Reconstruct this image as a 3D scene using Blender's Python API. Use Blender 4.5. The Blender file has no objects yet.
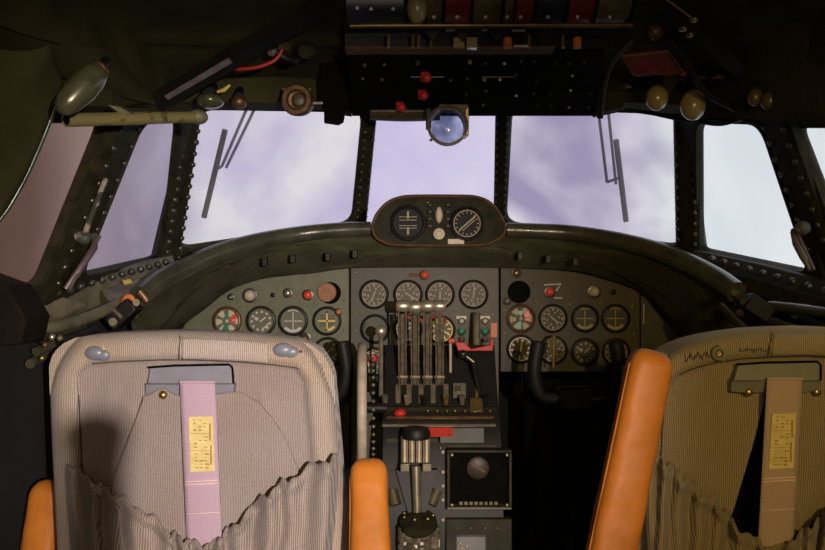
import bpy, math, random
from mathutils import Vector, Matrix, noise
random.seed(7)
SC = bpy.context.scene
COL = SC.collection
F = 800.0; CZ = 1.25; PI = math.pi
def V(*a): return Vector(a)
def W(px, py, D): return Vector(((px-412.5)/F*D, D, CZ+(275-py)/F*D))
def lerp(a, b, t): return a+(b-a)*t
def clamp(x, a=0., b=1.): return max(a, min(b, x))
def sstep(a, b, x):
    t = clamp((x-a)/(b-a)); return t*t*(3-2*t)
def interp(tab, x):
    if x <= tab[0][0]: return tab[0][1]
    for (a, p), (b, q) in zip(tab, tab[1:]):
        if x <= b: return lerp(p, q, (x-a)/(b-a))
    return tab[-1][1]
def spline(pts, n):
    """Catmull-Rom through vectors, n samples per span"""
    P = [Vector(p) for p in pts]; out = []
    for i in range(len(P)-1):
        a, b, c, d = P[max(i-1, 0)], P[i], P[i+1], P[min(i+2, len(P)-1)]
        for k in range(n):
            t = k/n
            out.append(.5*((2*b)+(c-a)*t+(2*a-5*b+4*c-d)*t*t+(3*b-a-3*c+d)*t**3))
    out.append(P[-1]); return out

# ------------------------------------------------------------------ materials
def mat(n, c, rough=.6, metal=0., var=.25, scale=25, bump=0., bscale=90, coat=0., emit=0., c2=None, thr=None, spec=.5, sheen=0.):
    m = bpy.data.materials.new(n); m.use_nodes = True
    nt = m.node_tree; b = nt.nodes['Principled BSDF']
    b.inputs['Roughness'].default_value = rough; b.inputs['Metallic'].default_value = metal
    b.inputs['Coat Weight'].default_value = coat; b.inputs['Specular IOR Level'].default_value = spec
    b.inputs['Sheen Weight'].default_value = sheen
    tc = nt.nodes.new('ShaderNodeTexCoord')
    nz = nt.nodes.new('ShaderNodeTexNoise'); nz.inputs['Scale'].default_value = scale; nz.inputs['Detail'].default_value = 4
    nt.links.new(tc.outputs['Object'], nz.inputs['Vector'])
    r = nt.nodes.new('ShaderNodeValToRGB'); e = r.color_ramp.elements
    if c2 is None:
        e[0].position = .3; e[1].position = .7
        e[0].color = (*[x*(1-var) for x in c], 1); e[1].color = (*[min(1, x*(1+var)) for x in c], 1)
    else:
        t = .5 if thr is None else thr
        e[0].position = t-.04; e[1].position = t+.04; e[0].color = (*c, 1); e[1].color = (*c2, 1)
    nt.links.new(nz.outputs['Fac'], r.inputs['Fac']); nt.links.new(r.outputs['Color'], b.inputs['Base Color'])
    if bump:
        n2 = nt.nodes.new('ShaderNodeTexNoise'); n2.inputs['Scale'].default_value = bscale; n2.inputs['Detail'].default_value = 5
        nt.links.new(tc.outputs['Object'], n2.inputs['Vector'])
        bp = nt.nodes.new('ShaderNodeBump'); bp.inputs['Strength'].default_value = bump; bp.inputs['Distance'].default_value = .01
        nt.links.new(n2.outputs['Fac'], bp.inputs['Height']); nt.links.new(bp.outputs['Normal'], b.inputs['Normal'])
    if emit:
        b.inputs['Emission Color'].default_value = (*c, 1); b.inputs['Emission Strength'].default_value = emit
    return m

def fabric(n, ca, cb, period=.0041, axis='X', tint=None):
    """fine woven stripe"""
    m = bpy.data.materials.new(n); m.use_nodes = True
    nt = m.node_tree; N = nt.nodes.new; L = nt.links.new; b = nt.nodes['Principled BSDF']
    b.inputs['Roughness'].default_value = .95; b.inputs['Specular IOR Level'].default_value = .1; b.inputs['Sheen Weight'].default_value = .15
    tc = N('ShaderNodeTexCoord'); sp = N('ShaderNodeSeparateXYZ'); L(tc.outputs['Object'], sp.inputs[0])
    def mth(op, a, bb):
        k = N('ShaderNodeMath'); k.operation = op
        for i, x in enumerate((a, bb)):
            if x is None: continue
            if isinstance(x, (int, float)): k.inputs[i].default_value = x
            else: L(x, k.inputs[i])
        return k.outputs[0]
    nz = N('ShaderNodeTexNoise'); nz.inputs['Scale'].default_value = 9; nz.inputs['Detail'].default_value = 3; L(tc.outputs['Object'], nz.inputs['Vector'])
    fine = N('ShaderNodeTexNoise'); fine.inputs['Scale'].default_value = 500; fine.inputs['Detail'].default_value = 2; L(tc.outputs['Object'], fine.inputs['Vector'])
    co = sp.outputs[axis]
    co = mth('ADD', co, mth('MULTIPLY', nz.outputs['Fac'], .012))
    s = mth('SINE', mth('MULTIPLY', co, 2*PI/period), None)
    f = mth('ADD', mth('MULTIPLY', s, .33), mth('MULTIPLY', fine.outputs['Fac'], .9))
    r = N('ShaderNodeValToRGB'); r.color_ramp.elements[0].position = .1; r.color_ramp.elements[1].position = .8
    r.color_ramp.elements[0].color = (*cb, 1); r.color_ramp.elements[1].color = (*ca, 1); L(f, r.inputs['Fac'])
    big = N('ShaderNodeTexNoise'); big.inputs['Scale'].default_value = 6; big.inputs['Detail'].default_value = 3; L(tc.outputs['Object'], big.inputs['Vector'])
    r2 = N('ShaderNodeValToRGB'); r2.color_ramp.elements[0].position = .35; r2.color_ramp.elements[1].position = .7
    t = tint or (1, .93, .78)
    r2.color_ramp.elements[0].color = (*t, 1); r2.color_ramp.elements[1].color = (1, 1, 1, 1); L(big.outputs['Fac'], r2.inputs['Fac'])
    mx = N('ShaderNodeMix'); mx.data_type = 'RGBA'; mx.blend_type = 'MULTIPLY'; mx.inputs['Factor'].default_value = 1
    L(r.outputs['Color'], mx.inputs['A']); L(r2.outputs['Color'], mx.inputs['B']); L(mx.outputs['Result'], b.inputs['Base Color'])
    bp = N('ShaderNodeBump'); bp.inputs['Strength'].default_value = .35; bp.inputs['Distance'].default_value = .002
    L(f, bp.inputs['Height']); L(bp.outputs['Normal'], b.inputs['Normal'])
    return m

def glass(n, ca, cb, scale=3., lo=.35, hi=.65, dirt=.05, streak=1.):
    m = bpy.data.materials.new(n); m.use_nodes = True
    nt = m.node_tree; N = nt.nodes.new; L = nt.links.new
    nt.nodes.remove(nt.nodes['Principled BSDF'])
    out = nt.nodes['Material Output']
    tc = N('ShaderNodeTexCoord'); mp = N('ShaderNodeMapping'); mp.inputs['Scale'].default_value = (1, 1, streak)
    L(tc.outputs['Object'], mp.inputs['Vector'])
    nz = N('ShaderNodeTexNoise'); nz.inputs['Scale'].default_value = scale; nz.inputs['Detail'].default_value = 3; nz.inputs['Roughness'].default_value = .45
    nz.inputs['Distortion'].default_value = .2
    L(mp.outputs['Vector'], nz.inputs['Vector'])
    r = N('ShaderNodeValToRGB'); e = r.color_ramp.elements; e[0].position = lo; e[1].position = hi; e[0].color = (*ca, 1); e[1].color = (*cb, 1)
    L(nz.outputs['Fac'], r.inputs['Fac'])
    tr = N('ShaderNodeBsdfTransparent'); L(r.outputs['Color'], tr.inputs['Color'])
    df = N('ShaderNodeBsdfTranslucent'); L(r.outputs['Color'], df.inputs['Color'])
    m1 = N('ShaderNodeMixShader'); m1.inputs[0].default_value = dirt; L(tr.outputs[0], m1.inputs[1]); L(df.outputs[0], m1.inputs[2])
    gl = N('ShaderNodeBsdfGlossy'); gl.inputs['Roughness'].default_value = .12
    m2 = N('ShaderNodeMixShader'); m2.inputs[0].default_value = .03; L(m1.outputs[0], m2.inputs[1]); L(gl.outputs[0], m2.inputs[2])
    L(m2.outputs[0], out.inputs['Surface']); return m

M = {}
M['frame'] = mat('frame_paint', (.026, .024, .011), .65, .0, .4, 30, .15, 120, spec=.12)
M['mullion'] = mat('mullion_paint', (.022, .020, .009), .6, 0, .45, 35, .15, 140, spec=.12)
M['bolt'] = mat('bolt_steel', (.10, .095, .085), .38, .7, .3, 60)
M['sill'] = mat('sill_olive', (.115, .105, .056), .55, 0, .45, 22, .2, 70)
M['olive'] = mat('olive_quilt', (.038, .035, .012), .88, 0, .35, 7, .35, 26, spec=.1)
M['olivelight'] = mat('olive_cloth', (.044, .042, .017), .85, 0, .35, 14, .45, 50)
M['black'] = mat('black_paint', (.008, .0075, .006), .5, 0, .3, 30, spec=.3)
M['soot'] = mat('matt_black', (.003, .003, .0025), .9, 0, .3, 30, spec=.08)
M['floor'] = mat('dark_floor', (.010, .009, .007), .9, 0, .4, 12)
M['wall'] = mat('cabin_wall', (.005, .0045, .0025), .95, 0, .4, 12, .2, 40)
M['roll'] = mat('glareshield_enamel', (.055, .055, .034), .27, 0, .3, 18, .08, 60, coat=.3)
M['panel'] = mat('panel_grey_green', (.112, .118, .062), .55, 0, .16, 30, .05, 200)  # lightest panel copy, stronger light at the left put into the colour
M['panel2'] = mat('panel_dimmed_centre', (.052, .049, .027), .55, 0, .16, 30, .05, 200)  # darker copy of the panel paint, weaker light put into the colour
M['panel3'] = mat('panel_dimmed_right', (.042, .038, .020), .6, 0, .18, 30, .05, 200)  # darkest panel copy, light falling off to the right painted in
M['bezel'] = mat('bezel_black', (.012, .012, .011), .35, 0, .2, 30, coat=.2)
M['dial'] = mat('dial_black', (.014, .013, .012), .5, 0, .2, 30, spec=.1)
M['dialgrey'] = mat('dial_grey', (.045, .044, .040), .5, 0, .2, 20, spec=.1)
M['dialblue'] = mat('dial_blue', (.022, .026, .045), .5, 0, .2, 20, spec=.1)
M['dialtan'] = mat('dial_tan', (.12, .085, .045), .5, 0, .3, 25, spec=.1)
M['cream'] = mat('cream_paint', (.50, .44, .31), .5, 0, .12, 40)
M['white'] = mat('white_marks', (.52, .50, .46), .5, 0, .08, 40)
M['dimmarks'] = mat('dimmed_marks', (.34, .29, .18), .6, 0, .1, 40)  # dimmer copy of the marks, colour lowered for the less lit panels
M['yellow'] = mat('yellow_paint', (.62, .45, .08), .5, 0, .15, 40)
M['orange'] = mat('orange_paint', (.55, .16, .03), .5, 0, .2, 40)
M['red'] = mat('red_plastic', (.40, .022, .012), .45, 0, .15, 40, spec=.3)
M['redlamp'] = mat('red_lamp', (.75, .07, .03), .3, 0, .1, 40, coat=.6)
M['darkred'] = mat('dark_red', (.14, .010, .010), .5, 0, .3, 30)
M['green'] = mat('green_lamp', (.02, .22, .11), .3, 0, .1, 40, coat=.5)
M['brown'] = mat('brown_disc', (.26, .12, .05), .6, 0, .3, 60)
M['steel'] = mat('polished_steel', (.66, .58, .42), .32, .8, .12, 40)
M['dullsteel'] = mat('worn_steel', (.20, .175, .115), .42, .5, .3, 50)
M['leverdark'] = mat('lever_worn', (.13, .11, .065), .42, .4, .4, 60)
M['brass'] = mat('brass', (.50, .36, .12), .35, .9, .2, 60)
M['bronze'] = mat('bronze_fitting', (.16, .09, .04), .45, .6, .4, 60)
M['fabA'] = fabric('striped_cover_pale', (.43, .375, .345), (.20, .168, .16), .0030, tint=(.92, .86, .80))
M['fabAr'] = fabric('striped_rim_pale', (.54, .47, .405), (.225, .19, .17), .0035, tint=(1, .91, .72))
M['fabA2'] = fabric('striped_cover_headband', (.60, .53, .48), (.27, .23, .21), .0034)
M['fabAp'] = fabric('striped_pocket_pale', (.46, .40, .36), (.18, .15, .14), .0036, tint=(.92, .86, .78))
M['fabB'] = fabric('striped_cover_olive', (.37, .31, .20), (.15, .125, .08), .0038)
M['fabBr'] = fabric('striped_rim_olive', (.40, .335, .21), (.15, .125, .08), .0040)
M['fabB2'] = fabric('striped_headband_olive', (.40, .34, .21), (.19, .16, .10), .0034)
M['fabBp'] = fabric('striped_pocket_olive', (.37, .31, .20), (.14, .115, .075), .0036)
M['thread'] = mat('dark_thread', (.06, .05, .035), .9)
M['padgrey'] = mat('grey_plastic', (.20, .21, .24), .35, 0, .08, 30, coat=.3)
M['platgrey'] = mat('blue_grey_plate', (.22, .225, .26), .4, 0, .1, 20)
M['platgreen'] = mat('green_grey_plate', (.19, .20, .155), .45, 0, .1, 20)
M['pink'] = fabric('lilac_webbing', (.53, .40, .475), (.46, .34, .41), .0030, 'Z', (1, .95, .97))
M['warmweb'] = fabric('warm_lit_webbing', (.52, .40, .31), (.42, .31, .24), .0030, 'Z', (1, .95, .95))  # lilac webbing with the warm light on the right seat put into its colour
M['seam'] = mat('webbing_stitch', (.74, .58, .52), .9)
M['tag'] = mat('yellow_label', (.70, .57, .22), .6, 0, .12, 60)
M['print'] = mat('label_print', (.40, .27, .08), .8)
M['leather'] = mat('orange_leather', (.50, .165, .018), .50, 0, .12, 14, .12, 60, spec=.35)
M['lamp'] = mat('olive_lamp', (.10, .10, .05), .28, .35, .35, 30, coat=.4)
M['tube'] = mat('tan_painted_tube', (.20, .17, .06), .5, 0, .3, 30, c2=(.05, .042, .02), thr=.58)
M['bulb'] = mat('cream_glass', (.26, .22, .10), .25, 0, .15, 30, coat=.5)
M['dimbulb'] = mat('dim_globe', (.075, .062, .028), .35, 0, .2, 30)
M['rail'] = mat('dark_rail', (.010, .009, .006), .7, 0, .3, 12, spec=.1)
M['bare'] = mat('bare_grey_strip', (.11, .09, .095), .6, 0, .4, 40)
M['chip'] = mat('chipped_paint', (.045, .045, .03), .6, 0, .3, 35, c2=(.30, .27, .21), thr=.56)
M['latch'] = mat('latch_metal', (.11, .085, .08), .45, .3, .3, 30)
M['wiper'] = mat('wiper_rubber', (.11, .095, .085), .7)
M['wiperarm'] = mat('wiper_arm', (.22, .20, .23), .6)
M['darkbox'] = mat('dark_leatherette', (.010, .007, .004), .8, 0, .3, 30, spec=.1)
M['wheelrim'] = mat('pale_wheel_rim', (.44, .37, .27), .5, 0, .2, 40)
M['grey'] = mat('pedestal_grey', (.026, .023, .011), .6, 0, .45, 25, .08, 90, spec=.2)
M['greyplate'] = mat('placard_grey', (.11, .115, .105), .5, 0, .15, 30)
M['drumolive'] = mat('drum_olive', (.075, .060, .022), .5, 0, .45, 40)
M['drumred'] = mat('drum_red', (.13, .010, .006), .4, 0, .2, 30, coat=.3)
M['drumblue'] = mat('drum_blue_black', (.012, .015, .026), .4, 0, .3, 30)
M['railbrass'] = mat('rail_brass', (.16, .11, .05), .35, .7, .25, 40)
M['shelf'] = mat('shelf_brown', (.13, .075, .04), .7, 0, .3, 40, spec=.1)
M['shelf2'] = mat('dark_brown_knob', (.045, .030, .018), .5, 0, .3, 40)
M['trimedge'] = mat('worn_aluminium', (.11, .14, .125), .35, .8, .4, 30)
GL = {
 1: glass('dirty_side_glass', (.70, .62, .58), (.88, .78, .72), 2.5, dirt=.08),
 2: glass('hazed_quarter_glass', (.74, .71, .78), (.90, .88, .92), 2.0, dirt=.06),
 3: glass('hazed_front_glass', (.80, .77, .90), (.99, 1, .97), 2.6, .30, .54, .09),
 4: glass('hazed_centre_glass', (.85, .83, .93), (.94, .93, .97), 3.0, .35, .65, .05),
 5: glass('mottled_front_glass', (.64, .62, .72), (.99, 1, .98), 3.3, .38, .66, .10, .8),
 6: glass('clear_quarter_glass', (.92, .94, .96), (1, 1, 1), 2.0, dirt=.03),
 7: glass('clear_side_glass', (.92, .94, .96), (1, 1, 1), 2.0, dirt=.03),
}
M['lens'] = glass('compass_glass', (.42, .46, .55), (.86, .90, .98), 18, .38, .60, .05)

# ------------------------------------------------------------------ mesh builder
ORG = {}
class MB:
    def __init__(s): s.v = []; s.f = []
    def add(s, vs, fs):
        k = len(s.v); s.v += [Vector(v) for v in vs]; s.f += [tuple(i+k for i in f) for f in fs]; return s
    def box(s, c, sx, sy, sz, R=None):
        vs = []
        for x in (-.5, .5):
            for y in (-.5, .5):
                for z in (-.5, .5):
                    p = V(x*sx, y*sy, z*sz); vs.append(Vector(c)+(R @ p if R else p))
        return s.add(vs, [(0, 1, 3, 2), (4, 6, 7, 5), (0, 4, 5, 1), (2, 3, 7, 6), (0, 2, 6, 4), (1, 5, 7, 3)])
    def poly(s, front, off):
        n = len(front); vs = [Vector(p) for p in front]+[Vector(p)+off for p in front]
        return s.add(vs, [tuple(range(n)), tuple(reversed(range(n, 2*n)))]+[(i, i+n, (i+1) % n+n, (i+1) % n) for i in range(n)])
    def prism(s, pts, D, th): return s.poly([W(x, y, D) for x, y in pts], V(0, th, 0))
    def rect(s, x0, y0, x1, y1, D, th): return s.prism([(x0, y0), (x1, y0), (x1, y1), (x0, y1)], D, th)
    def tube(s, pts, r, n=10, caps=True, flat=1.):
        P = [Vector(p) for p in pts]; rr = r if isinstance(r, (list, tuple)) else [r]*len(P)
        T = []
        for i in range(len(P)):
            T.append((P[min(i+1, len(P)-1)]-P[max(i-1, 0)]).normalized())
        up = V(0, 0, 1) if abs(T[0].z) < .9 else V(0, 1, 0)
        u = (up-T[0]*up.dot(T[0])).normalized(); vs = []; fs = []
        for i, p in enumerate(P):
            u = (u-T[i]*u.dot(T[i])).normalized(); w = T[i].cross(u)
            for k in range(n):
                a = 2*PI*k/n; vs.append(p+(u*math.cos(a)+w*math.sin(a)*flat)*rr[i])
        for i in range(len(P)-1):
            for k in range(n):
                a = i*n+k; b = i*n+(k+1) % n; fs.append((a, b, b+n, a+n))
        if caps: fs += [tuple(reversed(range(n))), tuple(range((len(P)-1)*n, len(P)*n))]
        return s.add(vs, fs)
    def lathe(s, prof, o, ax, n=24, caps=True):
        ax = Vector(ax).normalized(); up = V(0, 0, 1) if abs(ax.z) < .9 else V(1, 0, 0)
        u = (up-ax*up.dot(ax)).normalized(); w = ax.cross(u); vs = []; fs = []
        for r, h in prof:
            for k in range(n):
                a = 2*PI*k/n; vs.append(Vector(o)+ax*h+(u*math.cos(a)+w*math.sin(a))*max(r, 1e-5))
        for i in range(len(prof)-1):
            for k in range(n):
                a = i*n+k; b = i*n+(k+1) % n; fs.append((a, b, b+n, a+n))
        if caps: fs += [tuple(reversed(range(n))), tuple(range((len(prof)-1)*n, len(prof)*n))]
        return s.add(vs, fs)
    def dome(s, c, nrm, r, h=None, n=8):
        h = h or r; return s.lathe([(r, 0), (r*.85, h*.55), (r*.45, h*.9), (r*.05, h)], c, nrm, n)
    def ell(s, c, rx, ry, rz, R=None, nu=20, nv=12):
        vs = []; fs = []
        for j in range(nv+1):
            t = PI*j/nv
            for i in range(nu):
                a = 2*PI*i/nu; p = V(rx*math.sin(t)*math.cos(a), ry*math.sin(t)*math.sin(a), rz*math.cos(t))
                vs.append(Vector(c)+(R @ p if R else p))
        for j in range(nv):
            for i in range(nu):
                a = j*nu+i; b = j*nu+(i+1) % nu; fs.append((a, a+nu, b+nu, b))
        return s.add(vs, fs)
    def grid(s, fn, nu, nv, closed=False):
        vs = [fn(i/(nu if closed else nu-1), j/(nv-1)) for j in range(nv) for i in range(nu)]; fs = []
        for j in range(nv-1):
            for i in range(nu if closed else nu-1):
                a = j*nu+i; b = j*nu+(i+1) % nu; fs.append((a, b, b+nu, a+nu))
        return s.add(vs, fs)
    def build(s, name, m, parent=None, ang=38, bevel=0, solid=0, sub=0, label=None):
        if parent is not None: o0 = ORG[parent.name]
        else:
            xs = [v.x for v in s.v]; ys = [v.y for v in s.v]; zs = [v.z for v in s.v]
            o0 = V((min(xs)+max(xs))/2, (min(ys)+max(ys))/2, min(zs))
        me = bpy.data.meshes.new(name); me.from_pydata([tuple(v-o0) for v in s.v], [], s.f); me.update()
        import bmesh
        b = bmesh.new(); b.from_mesh(me); bmesh.ops.recalc_face_normals(b, faces=b.faces); b.to_mesh(me); b.free()
        me.shade_smooth(); me.set_sharp_from_angle(angle=math.radians(ang))
        me.materials.append(m)
        o = bpy.data.objects.new(name, me); COL.objects.link(o)
        if parent is not None: o.parent = parent
        else: o.location = o0
        ORG[o.name] = o0
        if bevel:
            k = o.modifiers.new('bevel', 'BEVEL'); k.width = bevel; k.segments = 2; k.limit_method = 'ANGLE'; k.angle_limit = math.radians(40)
        if solid:
            k = o.modifiers.new('solid', 'SOLIDIFY'); k.thickness = solid; k.offset = 0
        if sub:
            k = o.modifiers.new('sub', 'SUBSURF'); k.levels = sub; k.render_levels = sub
        if label: o['label'] = label
        return o
def thing(name, label, cat, loc, group=None):
    o = bpy.data.objects.new(name, None); o.empty_display_size = .05; COL.objects.link(o); o.location = loc; ORG[o.name] = Vector(loc)
    return tag(o, label, cat, group)
def tag(o, label, cat, group=None):
    o['label'] = label; o['category'] = cat
    if group: o['group'] = group
    return o
def struct(o): o['kind'] = 'structure'; return o

# ------------------------------------------------------------------ windshield and shell
B0b, B0t = V(-.86, 1.0, CZ-.05), V(-.74, .95, CZ+.36)
B1b, B1t = W(52, 300, 1.75), W(133, 100, 1.62)
B2b, B2t = W(168, 262, 2.30), W(191, 100, 2.08)
B3b, B3t = W(359, 232, 2.62), W(371, 100, 2.35)
B4b, B4t = W(500, 232, 2.62), W(503, 100, 2.35)
B5b, B5t = W(690, 264, 2.35), W(688, 100, 2.12)
B6b, B6t = W(838, 285, 1.80), W(772, 100, 1.66)
B7b, B7t = V(1.02, 1.0, CZ-.05), V(.88, .95, CZ+.36)
BB = [B0b, B1b, B2b, B3b, B4b, B5b, B6b, B7b]; BT = [B0t, B1t, B2t, B3t, B4t, B5t, B6t, B7t]
HOLES = {
 1: [(-100, 122), (104, 122), (38, 286), (-240, 300)],
 2: [(142, 122), (180, 120), (165, 256), (80, 276)],
 3: [(198, 109), (364, 112), (353, 223), (179, 249)],
 4: [(377, 108), (497, 108), (494, 228), (365, 228)],
 5: [(511, 108), (677, 114), (682, 247), (505, 223)],
 6: [(698, 122), (761, 124), (811, 273), (699, 249)],
 7: [(797, 127), (930, 127), (1030, 275), (853, 272)],
}
def ray_poly(c, d, poly):
    best = None
    for i in range(len(poly)):
        p, q = poly[i], poly[(i+1) % len(poly)]
        ex, ey = q[0]-p[0], q[1]-p[1]; den = d[0]*ey-d[1]*ex
        if abs(den) < 1e-12: continue
        t = ((p[0]-c[0])*ey-(p[1]-c[1])*ex)/den; k = ((p[0]-c[0])*d[1]-(p[1]-c[1])*d[0])/den
        if t > 0 and -1e-6 <= k <= 1+1e-6 and (best is None or t < best): best = t
    return (c[0]+d[0]*best, c[1]+d[1]*best)
def rounded(poly, r, n=6):
    out = []; L = len(poly)
    for i in range(L):
        p, a, b = [Vector(q) for q in (poly[i], poly[i-1], poly[(i+1) % L])]
        ra = min(r, (a-p).length*.45, (b-p).length*.45)
        s, e = p+(a-p).normalized()*ra, p+(b-p).normalized()*ra
        for k in range(n+1):
            t = k/n; out.append(tuple((1-t)**2*s+2*t*(1-t)*p+t*t*e))
    return out
PLANES = {}
for n in range(1, 8):
    q = [BT[n-1], BT[n], BB[n], BB[n-1]]
    o = sum(q, Vector())/4; nn = (q[2]-q[0]).cross(q[3]-q[1]).normalized()
    cam = V(0, 0, CZ)
    if nn.dot(cam-o) < 0: nn = -nn
    PLANES[n] = (o, nn)
    u = (q[1]-q[0]); u = (u-nn*u.dot(nn)).normalized(); w = nn.cross(u)
    to2 = lambda p: ((p-o).dot(u), (p-o).dot(w))
    to3 = lambda p, h=0: o+u*p[0]+w*p[1]+nn*h
    def hit(px, py):
        d = W(px, py, 1)-cam; return cam+d*((o-cam).dot(nn)/d.dot(nn))
    outer = [to2(p) for p in q]
    hole = rounded([to2(hit(*p)) for p in HOLES[n]], .045 if n in (2, 3, 5, 6) else .03)
    c = (sum(p[0] for p in hole)/len(hole), sum(p[1] for p in hole)/len(hole))
    angs = sorted([2*PI*k/72 for k in range(72)]+[math.atan2(p[1]-c[1], p[0]-c[0]) % (2*PI) for p in outer]+[math.atan2(p[1]-c[1], p[0]-c[0]) % (2*PI) for p in hole])
    NN = len(angs); b = MB(); rings = []
    inn = [ray_poly(c, (math.cos(a), math.sin(a)), hole) for a in angs]; out = [ray_poly(c, (math.cos(a), math.sin(a)), outer) for a in angs]
    lip = [(lerp(i[0], c[0], -.045), lerp(i[1], c[1], -.045)) for i in inn]
    vs = [to3(p) for p in out]+[to3(p) for p in lip]+[to3(p, .008) for p in lip]+[to3(p, .006) for p in inn]+[to3(p, -.016) for p in inn]+[to3(p, -.03) for p in out]
    fs = []
    for R_ in range(5):
        for k in range(NN): fs.append((R_*NN+k, R_*NN+(k+1) % NN, (R_+1)*NN+(k+1) % NN, (R_+1)*NN+k))
    for k in range(NN): fs.append((5*NN+k, 5*NN+(k+1) % NN, (k+1) % NN, k))
    b.add(vs, fs)
    win = bpy.data.objects.new('window_%d' % n, None); COL.objects.link(win); win.location = (q[2]+q[3])/2; ORG[win.name] = (q[2]+q[3])/2; struct(win)
    b.build('window_frame', M['frame'], win, 30)
    g = MB(); g.poly([to3((lerp(p[0], c[0], -.01), lerp(p[1], c[1], -.01)), -.014) for p in hole], nn*.004); g.build('glass_pane', GL[n], win)
    PLANES[n] = (o, nn, win)

def bolts_line(b, p, q, n, r, nrm, wob=0):
    for k in range(n):
        t = (k+.5)/n; b.dome(p.lerp(q, t), nrm, r*random.uniform(.9, 1.1), r*.8)
MW = {1: (30, 17, 2), 2: (15, 9, 2), 3: (12, 7, 2), 4: (13, 7, 2), 5: (18, 10, 2), 6: (27, 16, 2)}
for n in range(1, 7):
    wpx, roff, _ = MW[n]
    p, q = BB[n], BT[n]; nrm = (PLANES[n][1]+PLANES[n+1][1]).normalized()
    t = (q-p).normalized(); side = t.cross(nrm).normalized()
    dm = (p.y+q.y)/2; hw = wpx/2/F*dm
    # width that shows in the picture -> width along the wall
    fac = 1/max(.45, abs(side.x)); hw *= min(fac, 1.6)
    b = MB(); P4 = [p-t*.03, q-t*.01]
    prof = [(-hw, -.01), (-hw, .010), (-hw*.72, .018), (hw*.72, .018), (hw, .010), (hw, -.01)]
    vs = [e+side*a+nrm*h for e in P4 for a, h in prof]; k = len(prof)
    b.add(vs, [(i, (i+1) % k, (i+1) % k+k, i+k) for i in range(k)]+[tuple(range(k)), tuple(range(k, 2*k))])
    o = struct(b.build('trim_%d' % n, M['mullion'], None, 25))
    b = MB(); r = {1: .0062, 2: .0085, 3: .0055, 4: .0055, 5: .0072, 6: .007}[n]
    nb = {1: 12, 2: 15, 3: 17, 4: 17, 5: 15, 6: 12}[n]
    for sg in (-1, 1): bolts_line(b, p+side*hw*.70*sg+nrm*.017, q+side*hw*.70*sg+nrm*.017, nb, r, nrm)
    b.build('bolt_heads', M['bolt'], o)
# chipped strip on the left post
b = MB(); p, q = W(83, 238, 1.655), W(106, 178, 1.60)
b.tube([p, p.lerp(q, .5), q], [.006, .006, .005], 8); b.ell(W(80, 236, 1.655), .014, .010, .011)
b.build('chipped_edge', M['chip'], bpy.data.objects['trim_1'])

# sill below the quarter windows, with bolts
def sill(name, pts, drop, m, bl, nb, br):
    b = MB(); top = [W(*p) for p in pts]
    vs = []; 
    for p in top:
        d = V(p.x*.10, p.y*.0, 0); inw = V(-p.x, -p.y*.3, 0).normalized()
        vs += [p-inw*.03, p+inw*.004, p+inw*.03+V(0, 0, -drop*.5), p+inw*.035+V(0, 0, -drop), p-inw*.03+V(0, 0, -drop)]
    fs = []
    for i in range(len(top)-1):
        for k in range(5): fs.append((i*5+k, i*5+(k+1) % 5, (i+1)*5+(k+1) % 5, (i+1)*5+k))
    fs += [tuple(range(5)), tuple(range(len(vs)-5, len(vs)))]
    b.add(vs, fs); o = struct(b.build(name, m, None, 25, bevel=.003))
    k = MB(); p, q = W(*bl[0]), W(*bl[1])
    for i in range(nb):
        c = p.lerp(q, i/(nb-1)); k.dome(c, V(-.3 if c.x > 0 else .3, -1, .25), br*random.uniform(.9, 1.1), br)
    k.build('bolt_heads', M['bolt'], o); return o
sill('trim_7', [(30, 293, 1.68), (100, 274, 1.93), (172, 255, 2.22)], .075, M['sill'], [(57, 293, 1.72), (166, 262, 2.15)], 12, .0095)
sill('trim_8', [(694, 250, 2.24), (760, 264, 1.97), (840, 284, 1.70)], .075, M['frame'], [(712, 259, 2.1), (826, 291, 1.70)], 9, .0095)

# quilted ceiling lofted from the window heads back over the camera
front = spline([t+V(0, 0, .0) for t in BT], 6)
def arch(u):
    a = PI*(1-u); return V(.07+.88*math.cos(a), -1.25, CZ-.02+.64*math.sin(a)**.8)
def ceil_pt(u, v):
    k = u*(len(front)-1); i = min(int(k), len(front)-2); p = front[i].lerp(front[i+1], k-i)
    q = arch(lerp(.12, .88, u)); r = p.lerp(q, v)
    r.z += .10*math.sin(PI*min(1, v*1.1))*(1-abs(2*u-1)**2)+.012*noise.noise(r*5)*min(1, v*6)
    for s in (.12, .26, .40):
        r.z -= .010*math.exp(-((v-s)/.006)**2)
    return r
b = MB(); b.grid(ceil_pt, 90, 150); struct(b.build('ceiling', M['olive'], None, 60, solid=.01))
# floor, walls
struct(MB().box(V(.07, .75, -.02), 2.3, 4.2, .04).build('floor', M['floor']))
def sidewall(nm, pts):
    b = MB(); n = len(pts)
    vs = [Vector(p) for p in pts]+[V(p.x*1.0, p.y, 0) for p in pts]
    b.add(vs, [(i, i+1, n+i+1, n+i) for i in range(n-1)]); struct(b.build(nm, M['wall'], None, 20, solid=.02))
e = V(0, 0, -.055)
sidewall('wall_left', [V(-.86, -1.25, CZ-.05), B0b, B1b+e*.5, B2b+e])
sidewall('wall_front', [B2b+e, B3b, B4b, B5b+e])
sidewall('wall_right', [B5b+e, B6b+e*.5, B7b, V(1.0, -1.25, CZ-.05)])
for nm, sx, p in (('trim_9', -1, B0b), ('trim_10', 1, B7b)):
    t = B0t if sx < 0 else B7t; b = MB()
    b.add([p, t, arch(.12 if sx < 0 else .88), V(p.x, -1.25, CZ-.05)], [(0, 1, 2, 3)]); struct(b.build(nm, M['wall'], None, solid=.02))
struct(MB().box(V(-.60, -1.27, 1.0), .9, .03, 2.0).box(V(.85, -1.27, 1.0), .8, .03, 2.0).box(V(.15, -1.27, 1.85), .65, .03, .3).build('wall_back', M['wall']))

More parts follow.
